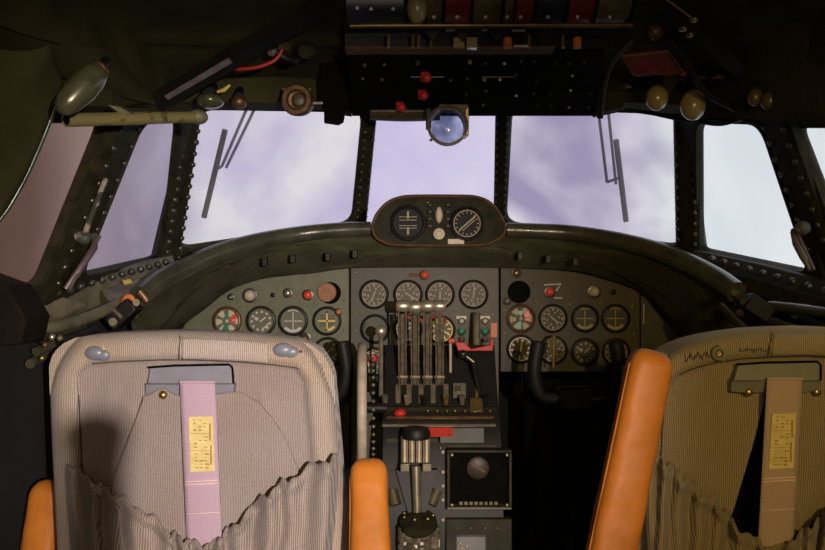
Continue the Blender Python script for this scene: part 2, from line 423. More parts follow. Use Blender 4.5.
# window latches
def latch(win, pts, hinge, m):
    b = MB(); b.tube([W(*p) for p in pts], [.006, .0075, .0075, .006], 8); b.tube([W(pts[0][0]+4, pts[0][1], pts[0][2]-.01), W(pts[-1][0]+3, pts[-1][1], pts[-1][2]-.01)], .004, 6)
    o = b.build('window_latch', m, win); k = MB(); k.ell(W(*hinge), .016, .014, .015); k.tube([W(*hinge), W(*pts[0])], .008, 8); k.build('latch_pivot', M['chip'], o)
latch(PLANES[2][2], [(96, 236, 1.68), (94, 248, 1.66), (78, 272, 1.63), (66, 289, 1.62)], (84, 238, 1.66), M['latch'])
latch(PLANES[6][2], [(793, 232, 1.72), (796, 244, 1.70), (803, 257, 1.68), (811, 270, 1.67)], (803, 228, 1.70), M['latch'])

# wipers outside the front windows
def wiper(win, blade, arms, label, arm2=True):
    o, nn, _ = PLANES[win]; cam = V(0, 0, CZ)
    def H(px, py, h):
        d = W(px, py, 1)-cam; oo = o-nn*h; return cam+d*((oo-cam).dot(nn)/d.dot(nn))
    base = H(*arms[0][0], .09)
    t = thing('windshield_wiper', label, 'wiper', base)
    p, q = H(*blade[0], .055), H(*blade[1], .055)
    bl = MB().tube([p, q], .0085, 8).build('wiper_blade', M['wiper'], t)
    for a in arms: MB().tube([H(*a[0], .085), H(*a[1], .075)], .0045, 6).build('wiper_arm', M['wiperarm'], t)
    MB().tube([H(*arms[0][1], .075), p.lerp(q, .45)], .0045, 6).build('wiper_link', M['wiperarm'], t)
wiper(3, [(225, 130), (204, 217)], [[(247, 108), (222, 166)], [(255, 108), (226, 168)]], 'windshield wiper outside the left front window, blade leaning left')
wiper(5, [(616, 140), (626, 221)], [[(598, 108), (607, 182)], [(608, 108), (616, 184)]], 'windshield wiper outside the right front window, blade nearly upright')

# ------------------------------------------------------------------ glareshield
rollL = [(371, 229, 2.16), (340, 230, 2.16), (300, 234, 2.15), (255, 242, 2.10), (215, 254, 2.03), (180, 270, 1.94), (155, 284, 1.86), (141, 296, 1.81)]
rollR = [(506.5, 230, 2.16), (535, 231, 2.16), (570, 233, 2.15), (615, 240, 2.11), (655, 250, 2.05), (690, 264, 1.97), (718, 279, 1.90), (736, 292, 1.84)]
gs = thing('glareshield', 'dark padded glareshield curving below the windshield over the instrument panel', 'glareshield', W(438, 300, 2.2))
for R_, nm, lb in ((rollL, 'padded_roll', 'glossy roll on the left'), (rollR, 'padded_roll', 'dark roll on the right')):
    pts = spline([W(*p) for p in R_], 8); n = len(pts)
    MB().tube(pts, [lerp(.020, .026, i/n) for i in range(n)], 16).build(nm, M['roll'], gs, label=lb)
full = [W(*p) for p in reversed(rollL)]+[W(*p) for p in rollR]
back = [W(*p) for p in [(150, 287, 1.98), (158, 279, 2.06), (174, 267, 2.2), (215, 256, 2.32), (262, 248, 2.42), (310, 240, 2.5), (345, 236, 2.55), (372, 234, 2.57), (500, 234, 2.57), (530, 236, 2.55), (570, 241, 2.5), (620, 249, 2.4), (665, 259, 2.29), (700, 270, 2.16), (728, 281, 2.02), (742, 288, 1.93)]]
def loft(A, Bp, fn=None, n=5, off=0):
    A = spline(A, n); Bp = spline(Bp, n); K = len(A)
    def f(u, v):
        i = int(round(u*(K-1))); p = A[i].lerp(Bp[i], v)
        return p+fn(u, v, p) if fn else p
    return f, K
f, K = loft([p+V(0, .005, -.008) for p in full], back); MB().grid(f, K, 6).build('deck', M['mullion'], gs, solid=.006)
# cloth between roll and panel
low = [W(*p) for p in [(128, 345, 1.95), (140, 345, 2.0), (168, 333, 2.10), (200, 312, 2.215), (235, 287, 2.235), (290, 273, 2.235), (345, 268, 2.235), (390, 267, 2.235), (480, 267, 2.235), (520, 268, 2.235), (565, 270, 2.235), (600, 277, 2.235), (640, 292, 2.235), (672, 325, 2.20), (695, 345, 2.1), (728, 350, 1.95)]]
def fold(u, v, p):
    s = math.sin(PI*v)
    a = .034*noise.noise(V(u*11+v*2, v*2.2, 1.7))+.016*noise.noise(V(u*9-v*6, v*5, 4.2))
    return V(0, -s*(a*1.4), -s*(.012-a))
f, K = loft([p+V(0, .004, -.014) for p in full], low, fold, 9); MB().grid(f, K, 26).build('hanging_cloth', M['olivelight'], gs, 80, solid=.004)
for px, py, D in ((265, 258, 2.06), (293, 255, 2.09), (328, 253, 2.1), (355, 250, 2.1), (520, 252, 2.1), (548, 255, 2.1), (575, 258, 2.08)):
    MB().box(W(px, py+4, D+.03), .014, .016, .022).build('light_clip', M['black'], gs, bevel=.002)

# ------------------------------------------------------------------ gauges
def ring_quad(b, c, y, a, r0, r1, hw):
    d = V(math.sin(a), 0, math.cos(a)); s = V(math.cos(a), 0, -math.sin(a)); o = V(c.x, y, c.z)
    b.add([o+d*r0-s*hw, o+d*r0+s*hw, o+d*r1+s*hw, o+d*r1-s*hw], [(0, 1, 2, 3)])
def arc(b, c, y, a0, a1, r0, r1, n=14):
    vs = []
    for k in range(n+1):
        a = lerp(a0, a1, k/n); d = V(math.sin(a), 0, math.cos(a)); o = V(c.x, y, c.z); vs += [o+d*r0, o+d*r1]
    b.add(vs, [(2*k, 2*k+1, 2*k+3, 2*k+2) for k in range(n)])
def dots(b, c, y, n, r, s, a0=0):
    for k in range(n):
        a = a0+2*PI*k/n; o = V(c.x+r*math.sin(a), y, c.z+r*math.cos(a))
        b.add([o+V(s*math.cos(t*PI/4), 0, s*math.sin(t*PI/4)) for t in range(8)], [tuple(range(8))])
def gauge(par, px, py, rp, D, style='eng', dial='dial', needle=.5, marks='white', label=None, bez='bezel', nm='gauge'):
    c = W(px, py, D); R = rp/F*D; y = c.y
    g = MB().lathe([(R*1.06, .012), (R*1.06, -.004), (R*1.0, -.009), (R*.93, -.010), (R*.86, -.006), (R*.85, .002)], c, (0, 1, 0), 32, False).build(nm, M[bez], par, label=label)
    MB().lathe([(R*.88, 0), (R*.88, .008)], c+V(0, .001, 0), (0, 1, 0), 32).build('dial', M[dial], g)
    b = MB(); yy = y-.0006; r = R*.86
    if style == 'eng':
        arc(b, c, yy, 0, 2*PI, r*.92, r*.97, 40)
        for k in range(12): ring_quad(b, c, yy, k*PI/6, r*.66, r*.86, R*.035 if k % 3 else R*.06)
        dots(b, c, yy, 6, r*.50, R*.07, .3)
        ring_quad(b, c, yy-.0004, needle+PI, -r*.3, r*.62, R*.045)
    elif style == 'dots':
        dots(b, c, yy, 11, r*.74, R*.085, .1)
        ring_quad(b, c, yy, .9, -r*.1, r*.5, R*.05); ring_quad(b, c, yy, -1.1, r*.25, r*.55, R*.10)
        arc(b, c, yy, 1.9, 3.0, r*.55, r*.66)
    elif style == 'cross':
        ring_quad(b, c, yy, 0, -r*.72, r*.72, R*.035); ring_quad(b, c, yy, PI/2, -r*.72, r*.72, R*.035)
        arc(b, c, yy, PI*.72, PI*1.28, r*.70, r*.92); arc(b, c, yy, -.5, .5, r*.82, r*.90)
        for k in (-2, -1, 1, 2): ring_quad(b, c+V(k*r*.2, 0, 0), yy, 0, -r*.07, r*.07, R*.02)
    elif style == 'ring':
        arc(b, c, yy, 0, 2*PI, r*.90, r*.98, 40)
        for k in range(10): ring_quad(b, c, yy, k*PI/5+.2, r*.55, r*.86, R*.05)
        ring_quad(b, c, yy-.0004, needle, -r*.2, r*.7, R*.05)
    elif style == 'blank':
        arc(b, c, yy, PI*1.1, PI*1.7, r*.86, r*.93)
    elif style == 'colour':
        for k, a in enumerate((.2, 1.25, 2.3, 3.3, 4.3, 5.3)): arc(b, c, yy, a, a+.62, r*.42, r*.92, 6)
        arc(b, c, yy, 0, 2*PI, 0, r*.14, 12)
    elif style == 'horizon':
        for k in (-.35, -.18, .2, .42): ring_quad(b, c+V(0, 0, r*k), yy, PI/2, -r*.6, r*.6, R*.02)
        ring_quad(b, c, yy-.0004, 0, r*.3, r*.8, R*.06); ring_quad(b, c, yy-.0004, PI, r*.3, r*.8, R*.06)
    elif style == 'sweep':
        arc(b, c, yy, 0, 2*PI, r*.9, r*.96, 40)
        for k in range(16): ring_quad(b, c, yy, k*PI/8, r*.70, r*.86, R*.025)
        ring_quad(b, c, yy-.0004, .85, -r*.75, r*.85, R*.05); ring_quad(b, c+V(R*.12, 0, -R*.1), yy-.0003, .85, -r*.6, r*.6, R*.025)
    b.build('dial_marks', M[marks], g)
    if style == 'colour':
        b = MB(); arc(b, c, yy-.0004, .75, 1.35, r*.35, r*.85); arc(b, c, yy-.0004, 1.55, 1.95, r*.3, r*.7); b.build('red_sector', M['redlamp'], g)
        b = MB(); arc(b, c, yy-.0005, 3.1, 3.7, r*.2, r*.85); arc(b, c, yy-.0005, 5.9, 6.5, r*.2, r*.65); b.build('green_sector', M['green'], g)
    return g, c, R
def lampdome(par, px, py, rp, D, m, nm='warning_lamp', label=None):
    c = W(px, py, D); R = rp/F*D
    o = MB().lathe([(R*1.35, .0), (R*1.35, -.005), (R, -.006)], c, (0, 1, 0), 18).build(nm, M['bezel'], par, label=label)
    MB().dome(c+V(0, -.005, 0), (0, -1, 0), R, R*.8, 16).build('lamp_lens', M[m], o)

DP = 2.25
# left panel
lp = thing('instrument_panel', 'grey green flight instrument panel section in front of the pale left seat', 'instrument panel', W(275, 420, DP))
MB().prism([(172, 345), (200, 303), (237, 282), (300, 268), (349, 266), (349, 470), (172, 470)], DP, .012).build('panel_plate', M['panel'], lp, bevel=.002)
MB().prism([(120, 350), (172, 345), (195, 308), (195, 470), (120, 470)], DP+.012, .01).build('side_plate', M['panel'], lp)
gauge(lp, 227, 321, 14, DP, 'colour', 'dialtan', 0, 'cream', 'gauge with cream, red and green sectors', 'bronze')
gauge(lp, 261, 321, 14.5, DP, 'dots', 'dial', 0, 'white', 'black gauge ringed with white dots')
gauge(lp, 293, 321, 14.5, DP, 'cross', 'dial', 0, 'white', 'black gauge with a white cross')
g, c, R = gauge(lp, 327, 321, 14, DP, 'horizon', 'dialgrey', 0, 'dialblue', 'grey gauge with a yellow cross')
b = MB(); ring_quad(b, c, c.y-.002, 0, -R*.55, R*.55, R*.06); ring_quad(b, c, c.y-.002, PI/2, -R*.65, R*.6, R*.06); arc(b, c, c.y-.002, 2.2, 3.1, R*.55, R*.72); b.build('yellow_cross', M['yellow'], g)
gauge(lp, 328, 352, 14.5, DP, 'dots', 'dialgrey', 0, 'white')
gauge(lp, 293, 354, 14, DP, 'ring', 'dial', 2); gauge(lp, 259, 354, 14, DP, 'ring', 'dial', 4); gauge(lp, 226, 354, 14, DP, 'eng', 'dial', 1)
lampdome(lp, 250, 295.5, 5.5, DP, 'cream', 'cream_lamp'); lampdome(lp, 231, 297, 2.6, DP, 'dullsteel', 'small_lamp'); lampdome(lp, 273, 295, 1.8, DP, 'black', 'small_lamp')
lampdome(lp, 288, 293, 3.6, DP, 'steel', 'push_button'); lampdome(lp, 308, 295, 4.2, DP, 'redlamp', 'warning_lamp', 'bright red lamp'); lampdome(lp, 338.5, 312, 2.8, DP, 'orange', 'warning_lamp'); lampdome(lp, 305, 338, 4.5, DP, 'bronze', 'knob')
c = W(330, 293, DP); R = 11/F*DP
o = MB().lathe([(R, .002), (R, -.001)], c, (0, 1, 0), 28).build('instrument_hole', M['soot'], lp)
MB().lathe([(R*.86, 0), (R*.86, -.012), (R*.80, -.014)], c+V(-.008, 0, .002), (0, 1, 0), 28).build('cover_disc', M['brown'], o)
for px, py in ((240, 307), (248, 307), (256, 307), (302, 303), (315, 303), (344, 300), (344, 330), (216, 300), (268, 305), (331, 307)):
    MB().dome(W(px, py, DP), (0, -1, 0), .0035, .002).build('screw', M['dullsteel'], lp)
# centre panel
cp = thing('instrument_panel', 'centre engine instrument panel section behind the throttle levers', 'instrument panel', W(425, 430, DP))
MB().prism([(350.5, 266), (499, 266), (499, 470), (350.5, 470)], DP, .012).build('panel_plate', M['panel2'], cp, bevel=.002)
for i, (px, nd) in enumerate(((374, .4), (408, -1.0), (440, .0), (473.5, 3.3))):
    gauge(cp, px, 294.5, 14.2, DP, 'eng', 'dialgrey' if i != 1 else 'dialtan', nd, 'dimmarks')
gauge(cp, 375, 329, 14.2, DP, 'blank', 'dialblue', 0, 'dialgrey', 'blank blue black gauge')  # cool shade beside the levers put into the dial colour
gauge(cp, 408, 329, 14, DP, 'eng', 'dial', 1, 'cream'); gauge(cp, 441, 330, 14, DP, 'ring', 'dialtan', 2, 'yellow')
gauge(cp, 374, 362, 14, DP, 'eng', 'dial', 1, 'cream'); gauge(cp, 408, 362, 14, DP, 'eng', 'dial', 1, 'cream'); gauge(cp, 441, 362, 14, DP, 'eng', 'dial', 1, 'cream')
lampdome(cp, 424.5, 275, 3.8, DP, 'redlamp', 'warning_lamp', 'red lamp at the top'); MB().rect(409, 273, 419, 277, DP-.002, .002).build('placard', M['shelf'], cp)
for px, py, m in ((461.5, 331, 'green'), (485, 331, 'green'), (461.5, 321, 'cream'), (485, 321, 'cream'), (461.5, 339, 'shelf'), (485, 339, 'shelf')):
    lampdome(cp, px, py, 3.4 if m == 'green' else 2.6, DP, m, 'indicator_lamp')
for px in (461.5, 485): MB().rect(px-5, 316, px+5, 319, DP-.003, .003).build('placard', M['cream'], cp)
MB().rect(491, 323, 497, 337, DP-.004, .004).build('placard', M['orange'], cp)
for px, py in ((356, 314), (356, 331), (398, 313), (455, 310), (465, 311), (485, 311), (493, 315), (356, 272), (494, 272), (445, 311)):
    MB().dome(W(px, py, DP), (0, -1, 0), .0035, .002).build('screw', M['brass'], cp)
# right panel
rp = thing('instrument_panel', 'dim right flight instrument panel section in front of the right seat', 'instrument panel', W(570, 420, DP))
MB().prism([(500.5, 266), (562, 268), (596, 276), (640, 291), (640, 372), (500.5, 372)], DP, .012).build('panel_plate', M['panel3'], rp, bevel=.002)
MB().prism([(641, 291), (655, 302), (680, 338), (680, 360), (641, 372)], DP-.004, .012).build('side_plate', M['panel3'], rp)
gauge(rp, 521, 318.5, 14, DP, 'colour', 'dialtan', 0, 'dimmarks', 'gauge with cream and red sectors', 'bronze')
gauge(rp, 553, 318.5, 14, DP, 'eng', 'dial', 5.4, 'dimmarks'); gauge(rp, 585, 318.5, 13.5, DP, 'cross', 'dial', 0, 'dimmarks', 'black gauge with a cross'); g, c, R = gauge(rp, 615.5, 318.5, 14, DP, 'cross', 'dial', 0, 'dimmarks')
gauge(rp, 521, 349, 14, DP, 'ring', 'dial', .1, 'cream'); gauge(rp, 553, 350, 14, DP, 'eng', 'dial', 3, 'dimmarks'); gauge(rp, 585, 352, 13.5, DP, 'dots', 'dial', 0, 'dimmarks'); gauge(rp, 616, 352, 13.5, DP, 'eng', 'dial', 2, 'dimmarks')
lampdome(rp, 549.5, 292, 4.3, DP, 'redlamp', 'warning_lamp', 'red lamp in a pale bracket'); lampdome(rp, 594, 291.5, 5, DP, 'cream', 'cream_lamp'); lampdome(rp, 613, 292, 2.2, DP, 'black', 'small_lamp'); lampdome(rp, 516, 273, 4, DP, 'brass', 'knob'); lampdome(rp, 507, 301, 3, DP, 'dullsteel', 'knob')
b = MB(); b.tube([W(544, 285, DP-.006), W(561, 284, DP-.006), W(556, 291, DP-.006)], .0025, 6); b.tube([W(554, 298, DP-.006), W(562, 298, DP-.006)], .0025, 6); b.build('lamp_bracket', M['cream'], rp)
MB().lathe([(11.5/F*DP, .002), (11.5/F*DP, -.001)], W(519, 292, DP), (0, 1, 0), 28).build('instrument_hole', M['soot'], rp)
MB().tube([W(643.5, 304, DP-.01), W(643.5, 324, DP-.01)], .002, 6).build('plate_edge', M['cream'], rp); MB().rect(630, 289, 637, 292, DP-.004, .003).build('placard', M['shelf'], rp)
for px, py in ((504, 310), (505, 333), (537, 302), (570, 304), (600, 303), (632, 306), (634, 334)):
    MB().dome(W(px, py, DP), (0, -1, 0), .0035, .002).build('screw', M['brass'], rp)

MB().tube([W(375, 460, DP+.02), V(W(375, 0, DP).x, DP+.03, 0)], .02, 10).build('panel_strut', M['soot'], cp)
MB().tube([W(530, 370, DP+.02), V(W(530, 0, DP).x, DP+.03, 0)], .02, 10).build('panel_strut', M['soot'], rp)
# pod above the glareshield
pd = thing('gauge_pod', 'rounded black gauge pod with two dials on the middle of the glareshield', 'gauge pod', W(438, 246, 2.15))
o2 = [(372, 226), (377, 214), (387, 203), (400, 197.5), (416, 196), (460, 196), (476, 197), (489, 202), (499, 213), (505, 227), (503, 235), (494, 241), (478, 245), (400, 245), (384, 242), (375, 236)]
oc = spline([V(x, y, 0) for x, y in o2+[o2[0]]], 4)[:-1]
MB().prism([(p.x, p.y) for p in oc], 2.13, .13).build('pod_shell', M['mullion'], pd, 40, bevel=.004)
MB().tube([W(p.x, p.y, 2.128) for p in oc+[oc[0]]], .0042, 8, False).build('pod_rim', M['bronze'], pd, label='worn brassy edge')
gauge(pd, 408, 223, 17, 2.126, 'horizon', 'dial', 0, 'dimmarks', 'grey horizon dial'); gauge(pd, 467, 223.5, 16.5, 2.126, 'sweep', 'dial', 0, 'dimmarks', 'tan rimmed dial with a diagonal needle')
b = MB(); c = W(439, 215, 2.125); b.ell(c, .0095, .006, .022, None, 14, 10); b.build('pointer_lamp', M['cream'], pd)
MB().lathe([(.015, 0), (.015, -.006), (.008, -.007), (.007, -.002)], W(439, 234, 2.128), (0, 1, 0), 20).build('ring_button', M['cream'], pd)
for x in (430, 448):
    for k in range(4): MB().box(W(x, 205+k*7, 2.124), .014, .01, .011).build('toggle', M['black'], pd, bevel=.002)
MB().rect(448, 239, 464, 244, 2.126, .004).build('pale_patch', M['cream'], pd); MB().dome(W(428, 203, 2.13), (0, -1, 0), .003).build('screw', M['white'], pd)  # small pale patch low on the pod rim

# ------------------------------------------------------------------ pedestal
pe = thing('throttle_pedestal', 'black centre throttle pedestal standing between the two seats', 'pedestal', V(.06, 2.0, 0))
Dt = [(330, 2.16), (385, 2.08), (425, 2.0), (450, 1.97), (560, 1.90), (1000, 1.85)]
def Dq(py): return interp(Dt, py)
def Q(px, py, h=0): return W(px, py, Dq(py)-h)
b = MB(); xs = (W(384, 0, 2.05).x, W(498, 0, 2.05).x); pr = [(py, Dq(py)) for py in (345, 385, 425, 450, 520, 600)]
sec = [(W(0, py, d).y, W(0, py, d).z) for py, d in pr]+[(1.86, 0), (2.20, 0), (2.20, W(0, 345, 2.2).z)]
n = len(sec); b.add([V(x, y, z) for x in xs for y, z in sec], [tuple(range(n)), tuple(range(n, 2*n))]+[(i, (i+1) % n, (i+1) % n+n, i+n) for i in range(n)])
b.build('pedestal_body', M['black'], pe, 25)
def qrect(x0, y0, x1, y1, h, th, m, nm, par=pe, bev=.0015, label=None):
    b = MB(); p = [Q(x0, y0, h), Q(x1, y0, h), Q(x1, y1, h), Q(x0, y1, h)]; b.poly(p, V(0, th, 0)); return b.build(nm, M[m], par, bevel=bev, label=label)
qrect(386, 438, 447, 600, .003, .01, 'grey', 'front_plate'); qrect(447, 444, 497, 600, .003, .01, 'grey', 'front_plate')
# four throttles
for i, x in enumerate((402.5, 415, 427.5, 439.5)):
    top = W(x, 306+(1 if i == 1 else 0), 2.02); bot = Q(x, 384, .0)
    b = MB(); d = (bot-top); n = d.normalized(); sx = V(1, 0, 0); ny = n.cross(sx).normalized()
    for s0, s1, w0 in ((-1, -.62, .0085), (.62, 1, .0085)):
        vs = [top+sx*.0115*s0, top+sx*.0115*s1, bot+sx*.0105*s1, bot+sx*.0105*s0]; b.poly(vs, ny*(.014 if s0 < 0 else .008))
    b.poly([top+n*.02-sx*.005, top+n*.02+sx*.005, bot+sx*.005, bot-sx*.005], ny*.006)
    lv = b.build('throttle_lever', M['leverdark'], pe)
    MB().tube([top+V(-.0155, 0, 0), top+V(-.011, 0, 0), top+V(.011, 0, 0), top+V(.0155, 0, 0)], [.0125, .0155, .0155, .0125], 14).build('lever_knob', M['steel'], lv)
    MB().tube([Q(x-5, 377, .022), Q(x+5, 377, .022)], .004, 8).build('lever_roller', M['steel'], lv)
    MB().ell(W(x+6, 317+(i % 2)*3, 2.03), .004, .004, .005).build('lever_button', M['red'], lv)
for x in (398, 409, 421, 433, 446): qrect(x-2.6, 384, x+2.6, 403, .006, .02, 'dullsteel', 'quadrant_rib')
b = MB(); b.tube([W(381, 328, 2.04), Q(381, 396, .005)], .006, 8); lv = b.build('control_lever', M['dullsteel'], pe); MB().ell(W(381, 331, 2.035), .0145, .012, .014).build('lever_knob', M['steel'], lv)
for x in (365, 374.5):
    b = MB(); b.tube([W(x, 360, 2.06), W(x+1, 392, 2.1)], .004, 8); lv = b.build('control_lever', M['black'], pe); MB().ell(W(x, 358.5, 2.055), .0085, .009, .011).build('lever_knob', M['red'], lv)
b = MB(); b.tube([W(450.5, 343, 2.06), W(450.5, 372, 2.1)], .0035, 8); lv = b.build('control_lever', M['cream'], pe); MB().box(W(451.5, 340.5, 2.05), .017, .014, .012).build('lever_knob', M['red'], lv, bevel=.002)
b = MB(); b.prism([(455, 342), (464, 342), (471, 349), (490, 345), (490, 339), (494, 339), (493, 351), (458, 351)], 2.06, .012).build('flap_handle', M['red'], pe, bevel=.002)
b = MB(); b.tube([W(463, 354, 2.05), W(473, 362, 2.05), W(480, 395, 2.07)], .007, 8); lv = b.build('control_lever', M['black'], pe); MB().ell(W(463, 354, 2.045), .012, .012, .011).build('lever_knob', M['bezel'], lv); MB().tube([W(466, 356, 2.04), W(474, 362, 2.04)], .002, 6).build('lever_edge', M['cream'], lv)
b = MB(); b.tube([W(476.5, 313, 2.20), W(476.5, 347, 2.16)], .0105, 10); lv = b.build('gear_lever', M['dullsteel'], pe, label='pale upright lever'); MB().tube([W(476.5, 347, 2.16), Q(476.5, 400, .0)], .004, 8).build('lever_rod', M['brass'], lv)
qrect(470, 398, 483, 412, .012, .02, 'brass', 'latch_block'); qrect(453, 383, 466, 398, .01, .02, 'greyplate', 'latch_block'); qrect(455, 386, 461, 392, .014, .006, 'brass', 'latch_tab')
b = MB(); b.ell(Q(400, 413, .02), .016, .014, .011); b.build('trim_knob', M['red'], pe)
qrect(376, 407, 496, 411, .012, .03, 'grey', 'ledge'); qrect(382, 424, 496, 427, .030, .05, 'dullsteel', 'ledge_edge'); qrect(386, 416, 494, 419, .02, .03, 'bronze', 'ledge_edge')
for x in (382, 396, 428, 437, 447, 455, 465, 478, 490): MB().dome(Q(x, 411, .014), (0, -1, .2), .004).build('screw', M['brass'], pe)
for i, (x, m) in enumerate(((385, 'dullsteel'), (407, 'steel'), (424, 'black'), (446, 'brass'), (462, 'dullsteel'), (486, 'black'))): MB().tube([Q(x, 404, .02), Q(x, 396, .045)], [.006, .008], 8).build('selector', M[m], pe)
qrect(404, 427.5, 453, 437, .034, .006, 'red', 'red_placard', label='red strip with brass screws'); qrect(440, 428, 484, 443, .031, .006, 'greyplate', 'grey_placard')
for x in (450,): 
    for y in (430, 435): MB().dome(Q(x, y, .036), (0, -1, 0), .003).build('screw', M['brass'], pe)
# mixture handle
b = MB()
for x in (404.5, 412, 419, 426.5): b.tube([Q(x, 436, .05), Q(x, 463, .05)], .0092 if x in (404.5, 426.5) else .0075, 12)
hd = b.build('mixture_handle', M['steel'], pe, label='cluster of chrome cylinders')
b = MB(); b.lathe([(.034, 0), (.036, .012), (.030, .024), (.012, .028)], Q(416, 438, .05), (0, 0, 1), 20); b.build('handle_cap', M['black'], hd)
for x in (405, 427): MB().box(Q(x, 467, .05), .022, .02, .02).build('handle_foot', M['dullsteel'], hd, bevel=.002)
MB().tube([Q(416, 466, .05), Q(417, 512, .035)], [.012, .010], 12).build('handle_stem', M['dullsteel'], hd)
b = MB(); b.poly([Q(396, 470, .02), Q(437, 470, .02), Q(425, 516, .02), Q(409, 516, .02)], V(0, .02, 0)); b.build('handle_boot', M['black'], pe)
for x, w in ((392, 8), (437, 10)): MB().tube([Q(x, 490, .005), Q(x+(4 if x < 410 else -6), 505, .01)], .014, 10).build('cast_boss', M['drumolive'], pe)
b = MB(); b.lathe([(.040, 0), (.046, .008), (.044, .022), (.026, .026)], Q(418, 519, .03)+V(0, 0, -.02), (0, -.35, 1), 24); o = b.build('handle_collar', M['grey'], pe)
for k in range(7):
    a = 2*PI*k/7; MB().dome(Q(418, 517, .03)+V(.036*math.cos(a), .036*math.sin(a)*1.0, .004), (0, -.35, 1), .0045).build('collar_screw', M['brass'], o)
b = MB(); b.grid(lambda u, v: Q(lerp(398, 440, u), lerp(526, 556, v), .035+.02*noise.noise(V(u*5, v*4, 3))), 16, 12); b.build('crumpled_boot', M['dullsteel'], pe, 20, solid=.003)
# right box with round knob
for r in ((447, 450, 512, 453), (447, 507, 512, 510), (447, 453, 450, 507), (509, 453, 512, 507)): qrect(*r, .035, .03, 'drumolive' if r[1] > 500 else 'grey', 'box_rim')
qrect(450, 453, 509, 507, .012, .01, 'soot', 'box_back')
MB().lathe([(.027, 0), (.027, -.012), (.021, -.016)], Q(477.5, 467, .014), (0, 1, 0), 24).build('selector_knob', M['shelf2'], pe); MB().box(Q(477.5, 467, .032), .04, .006, .006, Matrix.Rotation(.6, 3, 'Y')).build('knob_bar', M['drumolive'], pe)
for k in range(8): MB().box(Q(461+k*5, 503, .03), .008, .006, .007).build('label_strip', M['dullsteel'], pe)
for x, y in ((452, 455), (507, 455), (452, 505), (507, 505)): MB().dome(Q(x, y, .037), (0, -1, 0), .0035).build('screw', M['cream'], pe)
qrect(446, 519, 512, 560, .012, .02, 'grey', 'lower_plate'); qrect(455, 535, 487, 556, .018, .01, 'greyplate', 'cover_plate', bev=.006)
for x in (458, 471, 485, 497): MB().dome(Q(x, 528, .014), (0, -1, 0), .0035).build('screw', M['brass'], pe)
for x, y in ((460, 543), (467, 546), (462, 548)): MB().dome(Q(x, y, .02), (0, -1, 0), .004).build('screw', M['cream'], pe)
for y in (452, 472, 486, 500, 520): MB().dome(Q(443, y, .004), (0, -1, 0), .0045).build('screw', M['cream'], pe)
for x, y in ((391, 501), (431, 470), (440, 448), (470, 449), (500, 449)): MB().dome(Q(x, y, .006), (0, -1, 0), .004).build('screw', M['brass'], pe)
# trim wheel, edge-on
c = W(362, 408, 1.96); rr = .15
b = MB(); wd = V(c.x, c.y, 0).normalized(); pts = [c+wd*rr*math.cos(a)+V(0, 0, rr*math.sin(a)) for a in [2*PI*k/48 for k in range(49)]]; b.tube(pts, .0115, 10, False)
tw = b.build('trim_wheel', M['wheelrim'], pe, label='pale rimmed wheel seen edge on')
b = MB(); b.lathe([(.145, -.004), (.145, .004)], c, (wd.y, -wd.x, 0), 32); b.build('wheel_web', M['black'], tw); MB().tube([c, c+V(.06, 0, 0)], .012, 12).build('wheel_shaft', M['black'], tw)
for k in range(46):
    a = 2*PI*k/46; y_, z_ = math.cos(a), math.sin(a)
    if y_ < .3: MB().dome(c+V(.026, 0, 0)+wd*.14*y_+V(0, 0, .14*z_), V(0, y_, z_), .0048, .005, 6).build('wheel_stud', M['dullsteel'], tw)

# control yokes
def yoke(px, label):
    c = W(px, 395, 2.0); t = thing('control_yoke', label, 'control yoke', V(c.x, 2.05, 0))
    for s in (-1, 1):
        pts = spline([c+V(s*.03, 0, -.01), c+V(s*.085, -.01, 0), c+V(s*.105, -.02, .06), c+V(s*.095, -.025, .135)], 6)
        MB().tube(pts, [.014+.005*(i/len(pts)) for i in range(len(pts))], 12).build('grip', M['black'], t)
    MB().box(c+V(0, .01, -.01), .09, .05, .06).build('hub', M['black'], t, bevel=.01)
    MB().tube([c+V(0, .03, -.03), V(c.x, 2.08, .0)], .03, 14).build('column', M['soot'], t)
yoke(305, 'black control yoke hidden behind the pale left seat, only its right grip showing')
yoke(575, 'black control yoke in the dark left of the raised orange armrest')
b = MB(); b.tube([W(554, 336, 2.12), W(553.5, 368, 2.1)], [.006, .003], 8); tag(b.build('yoke_clip_rod', M['brass']), 'thin pale upright rod before the right instrument panel', 'rod')

# ------------------------------------------------------------------ overhead console
oc_ = thing('overhead_console', 'black overhead console with coloured drums and red switches above the windshield', 'overhead console', W(475, 110, 2.05))
def H(px, py, h=0):
    D = lerp(1.78, 2.08, (py-50)/68); return W(px, py, D-h)
b = MB(); b.poly([H(348, 52), H(604, 52), H(600, 116), H(352, 116)], V(0, .10, .10)); b.build('switch_panel', M['soot'], oc_)
MB().poly([H(345, 46, .02), H(555, 46, .02), H(555, 49.5, .02), H(345, 49.5, .02)], V(0, .05, .0)).build('shelf_edge', M['shelf'], oc_)
MB().poly([W(345, -30, 1.72), W(632, -30, 1.72), W(612, 50, 1.80), W(345, 50, 1.80)], V(0, .05, .02)).build('backboard', M['black'], oc_)
MB().tube([W(350, 26, 1.66), W(372, 25.5, 1.66), W(632, 25, 1.66)], .0052, 10).build('guard_rail', M['railbrass'], oc_)
x = 407
dr = [(407, 427, 'cream', .052), (427, 441, 'drumolive', .06), (445, 469, 'drumred', .062), (472, 499, 'drumolive', .062), (503, 511, 'drumolive', .06), (511, 530, 'drumred', .062), (534, 562, 'drumblue', .062), (565, 590, 'drumred', .062), (593, 626, 'drumolive', .06)]
